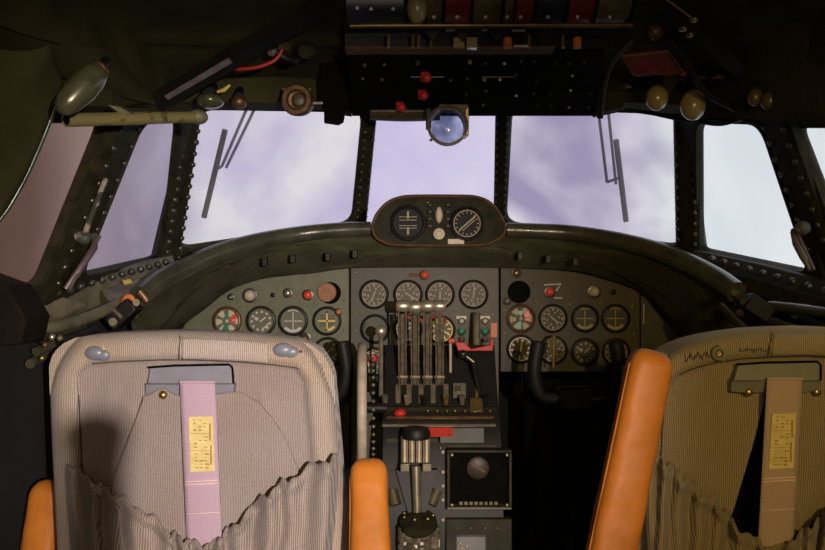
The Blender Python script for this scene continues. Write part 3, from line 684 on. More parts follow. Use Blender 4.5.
for a, z, m, r in dr:
    p, q = W(a, -6, 1.70), W(z, -6, 1.70); b = MB()
    if m == 'cream': b.ell(W(417, 8, 1.66), .022, .03, .034)
    else: b.tube([p, p.lerp(q, .5), q], [r, r*1.02, r], 30)
    o = b.build('control_drum' if m != 'cream' else 'cream_knob', M['bulb' if m == 'cream' else m], oc_)
    if m != 'cream':
        MB().dome(W((a+z)/2, 17, 1.64), (0, -1, -.5), .004).build('screw', M['white'], o)
        MB().tube([q, q+V(.006, 0, 0)], r*1.12, 30).build('drum_flange', M['soot'], o)
MB().tube([W(348, 2, 1.70), W(404, 2, 1.70)], .048, 24).build('end_drum', M['drumblue'], oc_)
for x, y in ((357, 8), (371, 9), (393, 9)): MB().dome(W(x, y, 1.648), (0, -1, 0), .004).build('screw', M['white'], oc_)
for x, m in ((388.5, 'brass'), (413, 'brass'), (418.5, 'brass'), (431, 'brass'), (529, 'brass'), (563, 'brass')): MB().tube([W(x, 35, 1.74), W(x, 48, 1.74)], .0035, 8).build('post', M[m], oc_)
for x in (459, 472): MB().rect(x-5.5, 37, x+5.5, 47.5, 1.735, .02).build('white_block', M['bulb'], oc_, bevel=.001)
for x in (507.5, 577): MB().tube([W(x, 38, 1.74), W(x, 48, 1.74)], .0095, 12).build('red_knob', M['orange'], oc_)
for x in (433, 463, 497, 541): MB().prism([(x-10, 28), (x+10, 28), (x, 41)], 1.72, .01).build('lever_fin', M['grey'], oc_)
for x0, x1, y in ((446, 455, 29), (512, 525, 29.5), (514, 528, 45), (482, 488, 29)): MB().rect(x0, y, x1, y+1.6, 1.715, .006).build('placard', M['cream'], oc_)
def toggle(px, py, m, s=1., nm='toggle_switch'):
    c = H(px, py); n = V(0, -.72, -.69)
    o = MB().lathe([(.008*s, 0), (.008*s, .006), (.004*s, .008)], c, n, 10).build(nm, M['black' if m == 'black' else 'grey'], oc_)
    MB().tube([c+n*.006, c+n*.028*s+V(0, 0, .006)], [.0035*s, .0055*s], 8).build('lever', M[m], o); return o
for row, y in enumerate((62, 76, 92, 105)):
    for k in range(14):
        px = 365+k*17+random.uniform(-3, 3)
        if min(abs(px-425)+abs(y-75), abs(px-422)+abs(y-92), abs(px-400)+abs(y-105)) < 14 or (y > 98 and 425 < px < 475) or random.random() < .35: continue
        toggle(px, y+random.uniform(-3, 3), 'black' if random.random() < .8 else 'dullsteel', random.uniform(.55, .85))
for px, py in ((425, 75), (422, 93), (400, 105)):
    c = H(px, py, .01); b = MB(); b.box(c, .018, .02, .024, Matrix.Rotation(.7, 3, 'X')); b.ell(c+V(.004, -.008, -.008), .011, .012, .012)
    b.build('guarded_switch', M['red'], oc_, label='red switch guard')
MB().tube([H(411, 77, .01), H(444, 77, .01)], .0018, 6).tube([H(482, 77, .01), H(515, 77, .01)], .0018, 6).build('guard_wire', M['dullsteel'], oc_)
MB().grid(lambda u, v: H(lerp(370, 440, u), lerp(110, 119+1.5*math.sin(u*3), v), .012+.006*math.sin(v*PI)), 20, 6).build('padded_lip', M['drumolive'], oc_, solid=.006)
MB().prism([(324, 103), (346, 104), (343, 121), (338, 124), (324, 122)], 2.0, .02).build('corner_bracket', M['soot'], oc_)
# header box on both sides closing the gap to the ceiling
for pts in ([(318, 20), (350, 12), (350, 112), (322, 108)], [(598, 52), (640, 30), (622, 108), (598, 113)]):
    MB().prism(pts, 2.02, .06).build('side_fairing', M['soot' if pts[0][0] < 400 else 'olive'], oc_)

# compass hanging below
cm = thing('standby_compass', 'round bluish compass hanging from the overhead console before the centre window', 'compass', W(447, 147, 2.0))
b = MB(); b.lathe([(.044, .04), (.046, .0), (.051, -.004), (.051, -.012), (.044, -.014), (.043, .004), (.042, .04)], W(447.5, 126, 1.99), (0, 1, 0), 32, False); b.build('compass_body', M['drumolive'], cm)
c = W(447.5, 126, 1.984); vs = MB(); vs.lathe([(.006, -.0098), (.018, -.008), (.034, -.003), (.042, .004)], c, (0, 1, 0), 28); vs.build('lens', M['lens'], cm)
MB().rect(426, 108, 431, 128, 1.985, .03).build('bracket_arm', M['black'], cm, bevel=.002); MB().rect(465, 107, 469, 135, 1.985, .03).build('bracket_arm', M['brass'], cm, bevel=.002)
MB().rect(439, 104, 468, 110, 1.985, .04).build('bracket_top', M['drumolive'], cm, bevel=.002); MB().dome(W(464, 137, 1.975), (0, -1, 0), .006).build('screw', M['cream'], cm); MB().dome(W(431, 140, 1.975), (0, -1, 0), .004).build('screw', M['bronze'], cm)

# ------------------------------------------------------------------ ceiling fittings
def beam(p, q, w, h, m, name):
    d = (q-p).normalized(); s = d.cross(V(0, 0, 1)).normalized(); u = s.cross(d)
    b = MB(); prof = [(-w, -h), (w, -h), (w, h), (w*.7, h), (w*.7, -h*.5), (-w*.7, -h*.5), (-w*.7, h), (-w, h)]
    k = len(prof); b.add([e+s*a+u*c for e in (p, q) for a, c in prof], [(i, (i+1) % k, (i+1) % k+k, i+k) for i in range(k)]+[tuple(range(k)), tuple(range(k, 2*k))])
    return struct(b.build(name, m, None, 20))
bm_ = beam(W(140, 112, 1.80), W(330, 2, 1.62), .026, .012, M['rail'], 'trim_11'); MB().poly([W(164, 96, 1.72), W(168, 100, 1.72), W(232, 63, 1.65), W(228, 58, 1.65)], V(0, .01, .004)).build('bare_strip', M['bare'], bm_); beam(W(800, 112, 1.80), W(648, -14, 1.62), .024, .016, M['black'], 'trim_12')
for px, py, D in ((694, 20, 1.58), (690, 35, 1.64), (683, 29, 1.6)): MB().ell(W(px, py, D), .008, .01, .005).build('rail_fastener', M['brass'], bpy.data.objects['trim_12'])
MB().tube([W(662, -4, 1.6), W(693, 19, 1.6)], .0022, 6).build('rail_edge', M['brass'], bpy.data.objects['trim_12'])
def rotto(d): return Vector((0, 0, 1)).rotation_difference(Vector(d)).to_matrix()
# cigar lamp
t = thing('map_lamp', 'glossy olive cigar shaped lamp below the upper left ceiling lining', 'lamp', W(70, 112, 1.20))
p, q = W(59, 112, 1.20), W(103, 66, 1.24); ax = q-p; L_ = ax.length
MB().lathe([(.004, 0), (.013, .006), (.019, L_*.2), (.0235, L_*.5), (.0215, L_*.75), (.015, L_*.93), (.006, L_)], p, ax, 24).build('lamp_shell', M['lamp'], t)
MB().lathe([(.0145, L_*.93), (.016, L_*.955), (.010, L_*1.01)], p, ax, 24).build('end_ring', M['bronze'], t); MB().tube([p.lerp(q, .8), p.lerp(q, .8)+V(-.01, .07, .04)], .008, 10).build('mount', M['black'], t)
# tan tube
t = thing('painted_tube', 'worn tan tube with an open end above the left quarter window', 'tube', W(125, 127, 1.6))
p, q = W(66, 120, 1.32), W(192, 117, 1.58); MB().lathe([(.0075, .02), (.009, 0), (.0115, 0), (.0118, (q-p).length*.5), (.0108, (q-p).length)], p, q-p, 20).build('tube_body', M['tube'], t)
MB().lathe([(.009, .002), (.001, .004)], p, q-p, 16).build('tube_bore', M['soot'], t); MB().ell(W(198, 117, 1.60), .020, .02, .015).build('tube_socket', M['sill'], t)
MB().poly([W(108, 105, 1.40), W(120, 107, 1.41), W(132, 114, 1.42), (W(124, 116, 1.42))], V(0, .02, .005)).build('tube_bracket', M['sill'], t)
def bulb(px, py, rx, rz, D, label, m='bulb', group=None):
    t = thing('lamp_bulb', label, 'lamp', W(px, py+rz, D)); s = D/F
    MB().ell(W(px, py, D), rx*s, rx*s, rz*s).build('globe', M[m], t); MB().tube([W(px, py-rz*.7, D), W(px+1, py-rz*1.7, D+.05)], [rx*s*.6, rx*s*.5], 12).build('socket', M['black'], t)
bulb(657, 98, 11, 12.5, 1.85, 'smaller cream globe lamp, left of a pair above the right front window'); bulb(693, 105, 12.5, 15.5, 1.83, 'larger cream egg shaped lamp at the top of the right window post')
bulb(755, 97, 7, 9, 1.65, 'dim small cream lamp, left of two touching above the right quarter window', 'dimbulb'); bulb(770, 101, 9, 9.5, 1.63, 'dim small cream lamp, right of two touching above the right quarter window', 'dimbulb')
bulb(655, 32, 8, 8, 1.75, 'dim cream lamp high on the ceiling right of the drums', 'dimbulb'); bulb(210, 101, 14, 8, 1.9, 'flattened olive lamp above the left end of the left front window', 'lamp'); bulb(239, 102, 8, 7, 1.95, 'small bronze lamp above the left front window', 'bronze')
t = thing('spot_lamp', 'bronze round spot lamp above the left front window beside the console', 'lamp', W(297, 113, 2.0))
MB().lathe([(.036, .04), (.040, 0), (.036, -.008), (.026, -.008), (.022, .002), (.012, .004)], W(297, 100, 1.99), (.1, 1, .1), 26).build('lamp_housing', M['bronze'], t)
MB().lathe([(.018, 0), (.014, -.008), (.004, -.011)], W(299, 100, 1.985), (0, 1, 0), 20).build('lamp_lens', M['drumolive'], t); MB().rect(283, 88, 311, 92, 2.0, .03).build('bracket', M['bronze'], t); MB().tube([W(313, 103, 2.0), W(322, 103, 1.98)], .003, 8).build('clip', M['white'], t)
o = MB().tube(spline([W(p[0], p[1], 1.78) for p in ((222, 68), (238, 69), (258, 67), (275, 60), (282, 50))], 8), .0042, 8).build('wire', M['red']); tag(o, 'red wire sagging from the ceiling rail above the left front window', 'wire')
o = MB().tube([W(217, 92, 1.85), W(224, 90, 1.85), W(230, 85, 1.85)], [.003, .005, .003], 8).build('yellow_tag', M['yellow']); tag(o, 'small yellow tag below the red wire', 'tag')
for px, py, m in ((262, 45, 'dullsteel'), (273, 52, 'bronze'), (283, 44, 'brass'), (305, 50, 'dullsteel'), (268, 33, 'dullsteel')):
    pass
t = thing('connector_block', 'cluster of metal connectors with dark hoses at the inner end of the left ceiling rail', 'connector', W(280, 60, 1.8))
for px, py, m, r in ((262, 42, 'dullsteel', .010), (273, 52, 'steel', .007), (284, 46, 'brass', .008), (306, 51, 'grey', .014), (266, 33, 'dullsteel', .007)): MB().lathe([(r, -.012), (r*1.2, -.004), (r*1.2, .006), (r, .02)], W(px, py, 1.8), (.4, .8, .3), 12).build('connector', M[m], t)
MB().tube(spline([W(276, 52, 1.8), W(292, 60, 1.82), W(306, 52, 1.86), W(318, 40, 1.9)], 6), .008, 8).build('hose', M['black'], t)
# pouch on the right
t = thing('map_pouch', 'dark red flat pouch under the ceiling lining above the right front window', 'pouch', W(655, 77, 1.78))
MB().poly([W(621, 56, 1.74), W(668, 52, 1.74), W(685, 74, 1.80), W(634, 77, 1.80)], V(0, .03, .02)).build('pouch_body', M['darkred'], t, bevel=.004); MB().tube([W(622, 56, 1.735), W(668, 51, 1.735), W(685, 72, 1.79)], .004, 8).build('pouch_edge', M['drumolive'], t); MB().ell(W(684, 73, 1.78), .008, .008, .006).build('snap', M['red'], t)
for px, py, px2, py2, lb in ((692, 82, 706, 77, 'orange tag strip beside the larger cream lamp'), (712, 78, 726, 78, 'orange tag strip above the right window post'), (620, 88, 632, 87, 'orange tag strip left of the smaller cream lamp')):
    o = MB().tube([W(px, py, 1.80), W((px+px2)/2, (py+py2)/2-2, 1.79), W(px2, py2, 1.8)], [.002, .006, .002], 8, flat=.5).build('tag_strip', M['bronze']); tag(o, lb, 'tag')
# dark hoses across the right ceiling
for pts, lb in (([(632, 40), (612, 62), (603, 90), (600, 118)], 'black hose hanging at the right end of the overhead console'), ([(670, 40), (690, 66), (706, 92), (742, 112)], 'black hose running down beside the right ceiling rail')):
    o = MB().tube(spline([W(a, b_, 1.66+.001*b_) for a, b_ in pts], 8), .007, 10).build('hose', M['black']); tag(o, lb, 'hose')
o = MB().tube(spline([W(625, 110, 2.0), W(650, 113, 1.98), W(674, 118, 1.95), W(700, 122, 1.9), W(722, 124, 1.85), W(742, 118, 1.8)], 6), .005, 8).build('cable', M['black']); tag(o, 'thin black cable sagging across the top of the right windows', 'cable')
# curtain at far left
t = thing('side_curtain', 'olive quilted curtain hanging over the side window at the far left', 'curtain', V(-.7, 1.2, CZ))
ed = spline([W(62, 84, 1.36), W(47, 126, 1.36), (W(33, 160, 1.35)), W(18, 190, 1.34), W(0, 218, 1.33), W(-40, 262, 1.31)], 6)
bk = spline([W(30, 20, 1.26), W(-50, 60, 1.20), W(-90, 120, 1.18), W(-120, 170, 1.16), W(-150, 220, 1.15), W(-170, 270, 1.15)], 6)
MB().grid(lambda u, v: ed[int(round(u*(len(ed)-1)))].lerp(bk[int(round(u*(len(ed)-1)))], v)+V(.02, -.03, 0)*math.sin(PI*v)*(.6+.5*noise.noise(V(u*4, v*3, 0))), len(ed), 14).build('curtain_cloth', M['olive'], t, 80, solid=.008)
MB().tube(ed, .0055, 8).build('edge_trim', M['trimedge'], t, label='shiny worn metal edge')
# ceiling headers above windows
hb = MB()
hl = [W(60, 112, 1.46), W(126, 114, 1.60), W(192, 108, 2.04), W(240, 108, 2.10), W(365, 108, 2.28)]; hr = [W(500, 108, 2.28), W(620, 108, 2.12), W(690, 112, 2.04), W(772, 118, 1.62), W(850, 126, 1.40)]
for nm, pts in (('trim_14', hl), ('trim_15', hr)):
    b = MB(); n = len(pts); vs = []
    for p in pts: vs += [p+V(0, .03, 0), p+V(0, -.07, .0), p+V(0, -.12, .16), p+V(0, .04, .14)]
    fs = [(i*4+k, i*4+(k+1) % 4, (i+1)*4+(k+1) % 4, (i+1)*4+k) for i in range(n-1) for k in range(4)]+[(0, 1, 2, 3), tuple(range(n*4-4, n*4))]
    b.add(vs, fs); struct(b.build(nm, M['olive'], None, 20))

# ------------------------------------------------------------------ side consoles
sc = thing('side_console', 'olive side console clutter of rails and brackets at the left below the quarter window', 'side console', V(-.68, 1.6, .6))
MB().tube(spline([W(32, 322, 1.55), W(52, 327, 1.58), W(80, 320, 1.66), W(108, 309, 1.76), (W(118, 303, 1.80))], 6), .013, 12).build('grab_rail', M['sill'], sc, label='curved olive rail')
MB().poly([W(36, 310, 1.56), W(62, 296, 1.64), W(88, 304, 1.70), W(60, 318, 1.62)], V(-.02, .03, -.03)).build('shelf_plate', M['sill'], sc, bevel=.004)
MB().poly([W(100, 290, 1.85), W(140, 278, 1.95), W(148, 290, 1.9), W(112, 304, 1.8)], V(-.02, .04, -.03)).build('shelf_plate', M['sill'], sc, bevel=.004)
MB().poly([W(122, 281, 1.88), W(129, 279, 1.9), W(131, 283, 1.9), W(125, 285, 1.88)], V(0, .01, 0)).build('paint_fleck', M['yellow'], sc)
MB().box(W(124, 314, 1.78), .07, .05, .035, Matrix.Rotation(-.75, 3, 'Y')).build('hinge_block', M['black'], sc, bevel=.004); MB().lathe([(.012, -.01), (.016, 0), (.012, .012)], W(128, 301, 1.78), (.5, -.8, .3), 14).build('orange_fitting', M['orange'], sc)
MB().lathe([(.008, -.01), (.009, 0), (.008, .012)], W(135, 304, 1.77), (.5, -.8, .3), 14).build('bolt', M['steel'], sc); MB().tube([W(110, 306, 1.76), W(122, 318, 1.75)], .005, 8).build('link_rod', M['dullsteel'], sc); MB().lathe([(.009, -.01), (.009, .01)], W(113, 323, 1.74), (.3, -.9, .3), 12).build('bolt', M['dullsteel'], sc)
MB().tube([W(140, 292, 1.80), W(148, 302, 1.80)], [.012, .008], 10).build('roll_end', M['bronze'], gs)
for k, (a, b_, m) in enumerate((((40, 338), (84, 326), 'grey'), ((36, 352), (70, 336), 'olivelight'), ((60, 342), (96, 330), 'black'), ((30, 364), (52, 350), 'olivelight'), ((28, 338), (60, 334), 'olivelight'))): MB().tube([W(*a, 1.58), W(*b_, 1.68)], .010, 10).build('linkage', M[m], sc)
for px, py, m in ((52, 337, 'steel'), (60, 338, 'dullsteel'), (42, 358, 'brass'), (77, 340, 'dullsteel'), (45, 345, 'bronze')): MB().ell(W(px, py, 1.55), .006, .006, .006).build('bolt', M[m], sc)
MB().prism([(-40, 268), (6, 285), (26, 318), (20, 345), (-40, 350)], 1.42, .10).build('dark_box', M['darkbox'], sc, bevel=.006)
MB().box(V(-.838, 1.20, .50), .03, .4, .90).build('console_box', M['soot'], sc, bevel=.01)
rc = thing('side_console', 'dark side console clutter at the right below the bolted window sill', 'side console', V(.82, 1.7, .6))
MB().tube(spline([W(770, 306, 1.80), W(800, 309, 1.72), W(835, 314, 1.62)], 6), .012, 12).build('grab_rail', M['roll'], rc); MB().box(W(756, 308, 1.76), .06, .05, .04, Matrix.Rotation(.6, 3, 'Y')).build('hinge_block', M['black'], rc, bevel=.004)
for px, py, m in ((735, 294, 'drumolive'), (744, 303, 'grey'), (752, 312, 'bolt'), (740, 314, 'grey'), (819, 323, 'dullsteel'), (795, 316, 'grey')): MB().lathe([(.008, -.012), (.010, 0), (.008, .012)], W(px, py, 1.76), (-.4, -.8, .3), 12).build('bolt', M[m], rc)
for a, b_ in (((760, 318), (800, 330)), ((790, 312), (830, 330)), ((720, 306), (745, 330))): MB().tube([W(*a, 1.78), W(*b_, 1.70)], .009, 10).build('linkage', M['grey'], rc)
MB().box(V(.73, 2.02, .45), .12, .12, .86).build('console_box', M['soot'], rc, bevel=.01)

# ------------------------------------------------------------------ seats
DS = 1.44
def seat(label, mp, top, lft, rgt, fab, fabp, fab2, rim, edge, strapm, platem, armrests, hole, arc_shift, dark):
    """all coordinates in the left seat's picture frame, mp() carries them to the seat's own place"""
    def S(px, py, off=0): x, y = mp(px, py); return W(x, y, DS-off)
    base = S(198, 600); root = thing('pilot_seat', label, 'seat', V(base.x, DS+.15, 0))
    Ybot = 720
    nu, nv = 121, 130
    us = []
    for i in range(nu):
        t = 2*i/(nu-1)-1; us.append(.5+.5*math.copysign(abs(math.sin(abs(t)*PI/2))**1.0, t) if False else .5+.5*(1.35*t-.35*t**3))
    vs = [(j/(nv-1))**1.5 for j in range(nv)]
    PX = []
    for v in vs:
        for u in us:
            xt = lerp(interp(lft, 360), interp(rgt, 360), u); y0 = interp(top, xt); y = lerp(y0, Ybot, v)
            x = lerp(interp(lft, y), interp(rgt, y), u); PX.append([x, y, u])
    faces = []; gone = set()
    def inside(x, y):
        c = False
        for k in range(len(hole)):
            (x1, y1), (x2, y2) = hole[k], hole[k-1]
            if (y1 > y) != (y2 > y) and x < (x2-x1)*(y-y1)/(y2-y1)+x1: c = not c
        return c
    for j in range(nv-1):
        for i in range(nu-1):
            q = (j*nu+i, j*nu+i+1, (j+1)*nu+i+1, (j+1)*nu+i)
            if hole and inside(sum(PX[k][0] for k in q)/4, sum(PX[k][1] for k in q)/4): gone.update(q)
            else: faces.append(q)
    if hole:
        kept = set(k for q in faces for k in q)
        for k in gone & kept:
            x, y, u = PX[k]; best = None
            for e in range(len(hole)):
                a, b_ = V(*hole[e]), V(*hole[e-1]); p = V(x, y); t = clamp((p-a).dot(b_-a)/(b_-a).length_squared); r = a.lerp(b_, t)
                if best is None or (r-p).length < (best-p).length: best = r
            if (best-V(x, y)).length < 5: PX[k][0], PX[k][1] = best
    pts = []; dd = []
    for x, y, u in PX:
        xt = lerp(interp(lft, 360), interp(rgt, 360), u); y0 = interp(top, xt)
        dl, dr_ = x-interp(lft, y), interp(rgt, y)-x; dt = y-y0
        d = max(0, min(dl, dr_, dt))
        # soft minimum so that corners stay round
        if dt < 60 and min(dl, dr_) < 60: d = max(0, min(d, 60-math.hypot(60-min(60, dt), 60-min(60, min(dl, dr_)))+6))
        e = clamp(d/16); off = .040*math.sqrt(max(0, 1-(1-e)**2))-.040
        off -= .013*sstep(22, 33, d)
        off += .010*sstep(40, 110, d)*(1-.3*sstep(430, 560, y))
        w = sstep(30, 60, d)
        off += w*(.006*noise.noise(V(x*.012, y*.010, 1.3+arc_shift))+.0035*noise.noise(V(x*.05+y*.012, y*.018, 7.1)))+.0016*noise.noise(V(x*.07, y*.07, 3))
        off += w*.006*math.exp(-((x-(262+.16*(y-395)+.0006*(y-395)**2))/5)**2)*sstep(385, 400, y)*(1-sstep(455, 480, y))
        pts.append(S(x, y, off)); dd.append(d)
    b = MB(); b.add(pts, faces)
    loop = [j*nu for j in range(nv-1, 0, -1)]+list(range(nu))+[j*nu+nu-1 for j in range(1, nv)]
    cen = S(198, 520); k0 = len(b.v); m_ = len(loop)
    b.v += [pts[i]+V(0, .05, 0) for i in loop]; b.v += [pts[i]+(cen-pts[i])*.03+V(0, .13, 0) for i in loop]
    for r in range(2):
        for k in range(m_-1):
            A = loop[k] if r == 0 else k0+k; B_ = loop[k+1] if r == 0 else k0+k+1; off_ = k0 if r == 0 else k0+m_
            b.f.append((A, B_, off_+k+1, off_+k))
    b.f.append(tuple(range(k0+m_, k0+2*m_)))
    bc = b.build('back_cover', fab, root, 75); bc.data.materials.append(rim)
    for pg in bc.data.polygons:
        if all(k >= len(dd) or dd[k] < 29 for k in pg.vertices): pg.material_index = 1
    def top_y(px): return interp(top, px)
    # seams
    b = MB(); b.tube([S(x, top_y(x)+t_, .002-.040*(1-math.sqrt(1-(1-clamp(t_/16))**2))) for x, t_ in [(180, 4), (180, 10), (179, 18), (179, 28)]], .0011, 6)
    sm = []
    for k in range(60):
        x = lerp(92, 300, k/59); sm.append(S(x, top_y(x)+29, -.0045+.0005*math.sin(k*2)))
    b.tube(sm, .0011, 6); b.tube([S(58+1.5*math.sin(k), 400+k*8, -.004) if False else S(interp(lft, 395+k*8)+29, 395+k*8, -.0045) for k in range(12)], .0010, 6)
    b.build('cover_seam', M['thread'], root)
    def band(u, v):
        x = lerp(182, 268, u); t_ = lerp(7, 28, v); e = clamp(t_/16); return S(x, top_y(x)+t_, .0022-.040*(1-math.sqrt(max(0, 1-(1-e)**2)))-.013*sstep(22, 33, t_)*.6)
    b = MB(); b.grid(band, 40, 12); b.build('head_band', fab2, root, 80, solid=.0015)
    # fasteners
    if not dark:
        for fx, fy in ((95, 353), (283, 350)):
            b = MB(); b.ell(S(fx, fy, -.003), .019, .010, .013); b.ell(S(fx+8, fy+2, -.003), .015, .008, .011); fo = b.build('fastener', M['padgrey'], root, label='grey plastic fastener')
            MB().ell(S(fx+10 if fx < 200 else fx+15, fy-4 if fx < 200 else fy+2, -.006), .009, .006, .008 if fx < 200 else .005).build('fastener_tip', M['yellow'] if fx < 200 else M['shelf'], fo)
    else:
        fx, fy = 128, 356
        b = MB(); b.lathe([(.0125, .006), (.0145, -.004), (.0125, -.007), (.008, -.007), (.006, -.002), (.001, -.001)], S(fx, fy, -.001), (0, 1, 0), 20); fo = b.build('fastener', M['dullsteel'], root, label='dull metal twist fastener')
        MB().poly([S(fx-9, fy-7, .0), S(fx+9, fy-7, .0), S(fx+9, fy+8, .0), S(fx-9, fy+8, .0)], V(0, .004, 0)).build('fastener_patch', M['padgrey'], fo)
        b = MB()
        for k in range(11): x = 96+k*2.3; b.box(S(x, 361-k*.35+1.5*math.sin(k*2.1), .0), .0018, .003, .012, Matrix.Rotation(.5*math.sin(k*1.7), 3, 'Y'))
        b.build('darning', M['thread'], root, label='dark zigzag hand stitching'); b = MB()
        for k in range(22): x = 150+k*2.3; b.box(S(x, 353+.8*math.sin(k*1.3), .0005), .0016, .002, .004+.003*(k % 3 == 0))
        b.build('darning', M['thread'], root, label='dark hand stitching')
    # metal strap plate set into an opening in the cover
    pl = MB(); pl.poly([S(150, 367, .002), S(231, 365, .002), S(232, 384, .009), S(147, 384, .009)], V(0, .03, 0)); pl.poly([S(145, 384, .009), S(234, 384, .009), S(233, 394, .006), S(216, 396, .003), S(155, 396, .003), S(145, 395, .004)], V(0, .03, 0))
    po = pl.build('strap_plate', platem, root, bevel=.002)
    MB().tube([S(148, 367.5, .006), S(175, 365.5, .007), S(229, 364.5, .007), S(232.5, 368, .008), S(233.5, 384, .008)], .002, 6).build('plate_shade_line', M['soot'], po)  # black line drawn as the shade around the cover opening
    MB().tube([S(146, 384, .014), S(234, 384, .014)], .0012, 6).build('plate_fold', M['dullsteel'], po)
    for sx_ in ((163,) if not dark else (163, 231)): MB().dome(S(sx_, 395, .016 if not dark else .003), (0, -1, 0), .008, .006, 14).build('snap_stud', M['brass'], root)
    # arched flap of the cover below the plate
    def flap(u, v):
        y1 = lerp(396-8*math.exp(-((u-.18)/.10)**2)-4*sstep(.5, .95, u), 560, v)
        xl = interp([(385, 146), (400, 143), (440, 128), (480, 112), (560, 100)], y1); xr = interp([(385, 234), (392, 240), (402, 258), (420, 274), (440, 286), (470, 298), (560, 305)], y1)
        x = lerp(xl, xr, u); return S(x, y1, .0045+.006*(1-sstep(0, .25, v))+.004*noise.noise(V(x*.014, y1*.012, 5+arc_shift))+.003*math.sin(PI*u))
    if not hole: MB().grid(flap, 60, 60).build('cover_flap', fab, root, 80, solid=.005)
    # strap
    def sx0(y): return interp([(383, 180), (540, 187)], y)
    def strap(u, v):
        y = lerp(382, 552, v); x = sx0(y)+lerp(0, 35, u); bend = .020+.007*math.sin(PI*v)
        return S(x, y, bend+.0012*math.cos((u-.5)*6)+(.001 if v > .58 else 0))
    b = MB(); b.grid(strap, 8, 60); so = b.build('shoulder_strap', strapm, root, 60, solid=.003)
    MB().tube([S(180, 382, .021), S(215.5, 382, .021)], .0028, 8).build('strap_fold', strapm, so)
    MB().poly([S(188.5, 417, .0295), S(212.5, 416, .0295), S(215, 471, .0300), S(190.5, 472, .0300)], V(0, .0012, 0)).build('strap_label', M['tag'], so, label='yellow printed label')
    b = MB(); rnd = random.Random(3)
    for k in range(15):
        y = 420+k*3.4
        if k in (4, 9): b.box(S(200, y, .0302), .034, .0006, .0008)
        else:
            for q in range(3):
                x = 193+q*5.2; w = rnd.uniform(1.5, 4.5); 
                if rnd.random() < .8: b.box(S(x+w/2+k*.13, y, .0302), w/F*DS, .0006, rnd.uniform(.0010, .0028))
    b.box(S(210, 432, .0303), .0030, .0006, .030); b.box(S(211, 455, .0304), .0030, .0006, .034); b.build('label_print', M['print'], so)
    for y in (481, 484, 513):
        MB().tube([S(sx0(y)+1, y+.8, .0315), S(sx0(y)+18, y, .0325), S(sx0(y)+34, y-1, .0315)], .0011, 6).build('strap_stitching', M['seam'], so)
    # gathered pocket
    ed_ = spline([V(x, y, 0) for x, y in edge], 14); nE = len(ed_)
    def pocket(u, v):
        k = u*(nE-1); i = min(int(k), nE-2); e_ = ed_[i].lerp(ed_[i+1], k-i)
        ph = u*2*PI*12+3.2*noise.noise(V(u*7, 2+arc_shift, 0))+1.6*noise.noise(V(u*8, v*5, 3)); dec = math.exp(-v*2.0)
        amp = .5+.8*abs(noise.noise(V(u*6, 5, 0)))
        y = lerp(e_.y+(3.4*math.sin(ph)+1.8*math.sin(ph*2.3+1))*math.exp(-v*9), 690, v); x = e_.x+(198-e_.x)*.12*v*math.sin(PI*v)
        side = sstep(0, .06, u)*sstep(0, .06, 1-u)
        o_ = .006+side*(.024+.014*sstep(.5, .9, u))+side*amp*.021*math.sin(ph+v*1.5)*dec+side*.004*math.sin(ph*.5+2+v*5)*dec
        o_ += side*.012*math.exp(-((v-.04)/.025)**2)+side*.020*sstep(.0, .5, v)+.004*noise.noise(V(x*.03, y*.03, 9))*side
        return S(x, y, o_)
    b = MB(); b.grid(pocket, 260, 60); b.build('gathered_pocket', fabp, root, 80, solid=.004)
    # shell, cushion, base
    MB().poly([S(66, 372, -.065), S(330, 372, -.065), S(336, 715, -.065), S(66, 715, -.065)], V(0, .05, 0)).build('seat_shell', M['soot'], root)
    c = S(198, 700); MB().box(V(c.x, DS+.31, .50), .48, .34, .12).build('seat_cushion', fabp, root, bevel=.03); MB().box(V(c.x, DS+.31, .22), .40, .32, .44).build('seat_base', M['soot'], root, bevel=.01)
    # armrests
    for (ptop, pbot, w, lb) in armrests:
        p, q = W(*ptop), W(*pbot); ax = q-p; L2 = ax.length; n = ax.normalized(); sx_ = V(1, 0, 0); sx_ = (sx_-n*sx_.dot(n)).normalized(); dy = n.cross(sx_)
        def pad(u, v):
            a = 2*PI*u; ca, sa = math.cos(a), math.sin(a); ex = .55
            kx = math.copysign(abs(ca)**ex, ca); ky = math.copysign(abs(sa)**ex, sa)
            t = v*L2; r0 = .030
            cap = math.sqrt(max(0, 1-(1-min(1, t/r0))**2)) if t < r0 else 1.; cap2 = math.sqrt(max(0, 1-(1-min(1, (L2-t)/r0))**2)) if L2-t < r0 else 1.
            s = max(.02, cap*cap2); ww = w/2/F*p.y*(1+.05*noise.noise(V(v*5, 0, w)))*(1+.10*v); 
            s2 = .3+.7*s if s < 1 else 1
            return p+n*t+sx_*kx*ww*s2*(1 if s > .03 else .8)+dy*ky*.034*s+V(0, .0016*noise.noise(V(u*9, v*14, 1)), 0)
        b = MB(); vv = [0, .004, .012, .025, .045, .07, .1]+[.1+.8*k/30 for k in range(1, 31)]+[.93, .955, .975, .988, .996, 1]
        b.grid(lambda u, v: pad(u, vv[int(round(v*(len(vv)-1)))]), 36, len(vv), True); k = len(b.v); b.f += [tuple(range(36)), tuple(range(k-36, k))]
        ao = b.build('armrest', M['leather'], root, 70, label=lb)
        MB().tube([p+n*.03-sx_*w/2/F*p.y*1.0+V(0, -.012, 0), p+n*L2*.5-sx_*w/2/F*p.y*1.05+V(0, -.014, 0), p+n*L2*.95-sx_*w/2/F*p.y*1.08+V(0, -.012, 0)], .0022, 6).build('armrest_piping', M['leather'], ao)
        b = MB(); m1 = p+n*L2*.9+V(0, .06, 0); b.box(m1, .03, .05, .06); b.tube([m1, V(m1.x+(base.x-m1.x)*.35, DS+.08, m1.z)], .012, 10); b.build('armrest_hinge', M['black'], ao)
    return root
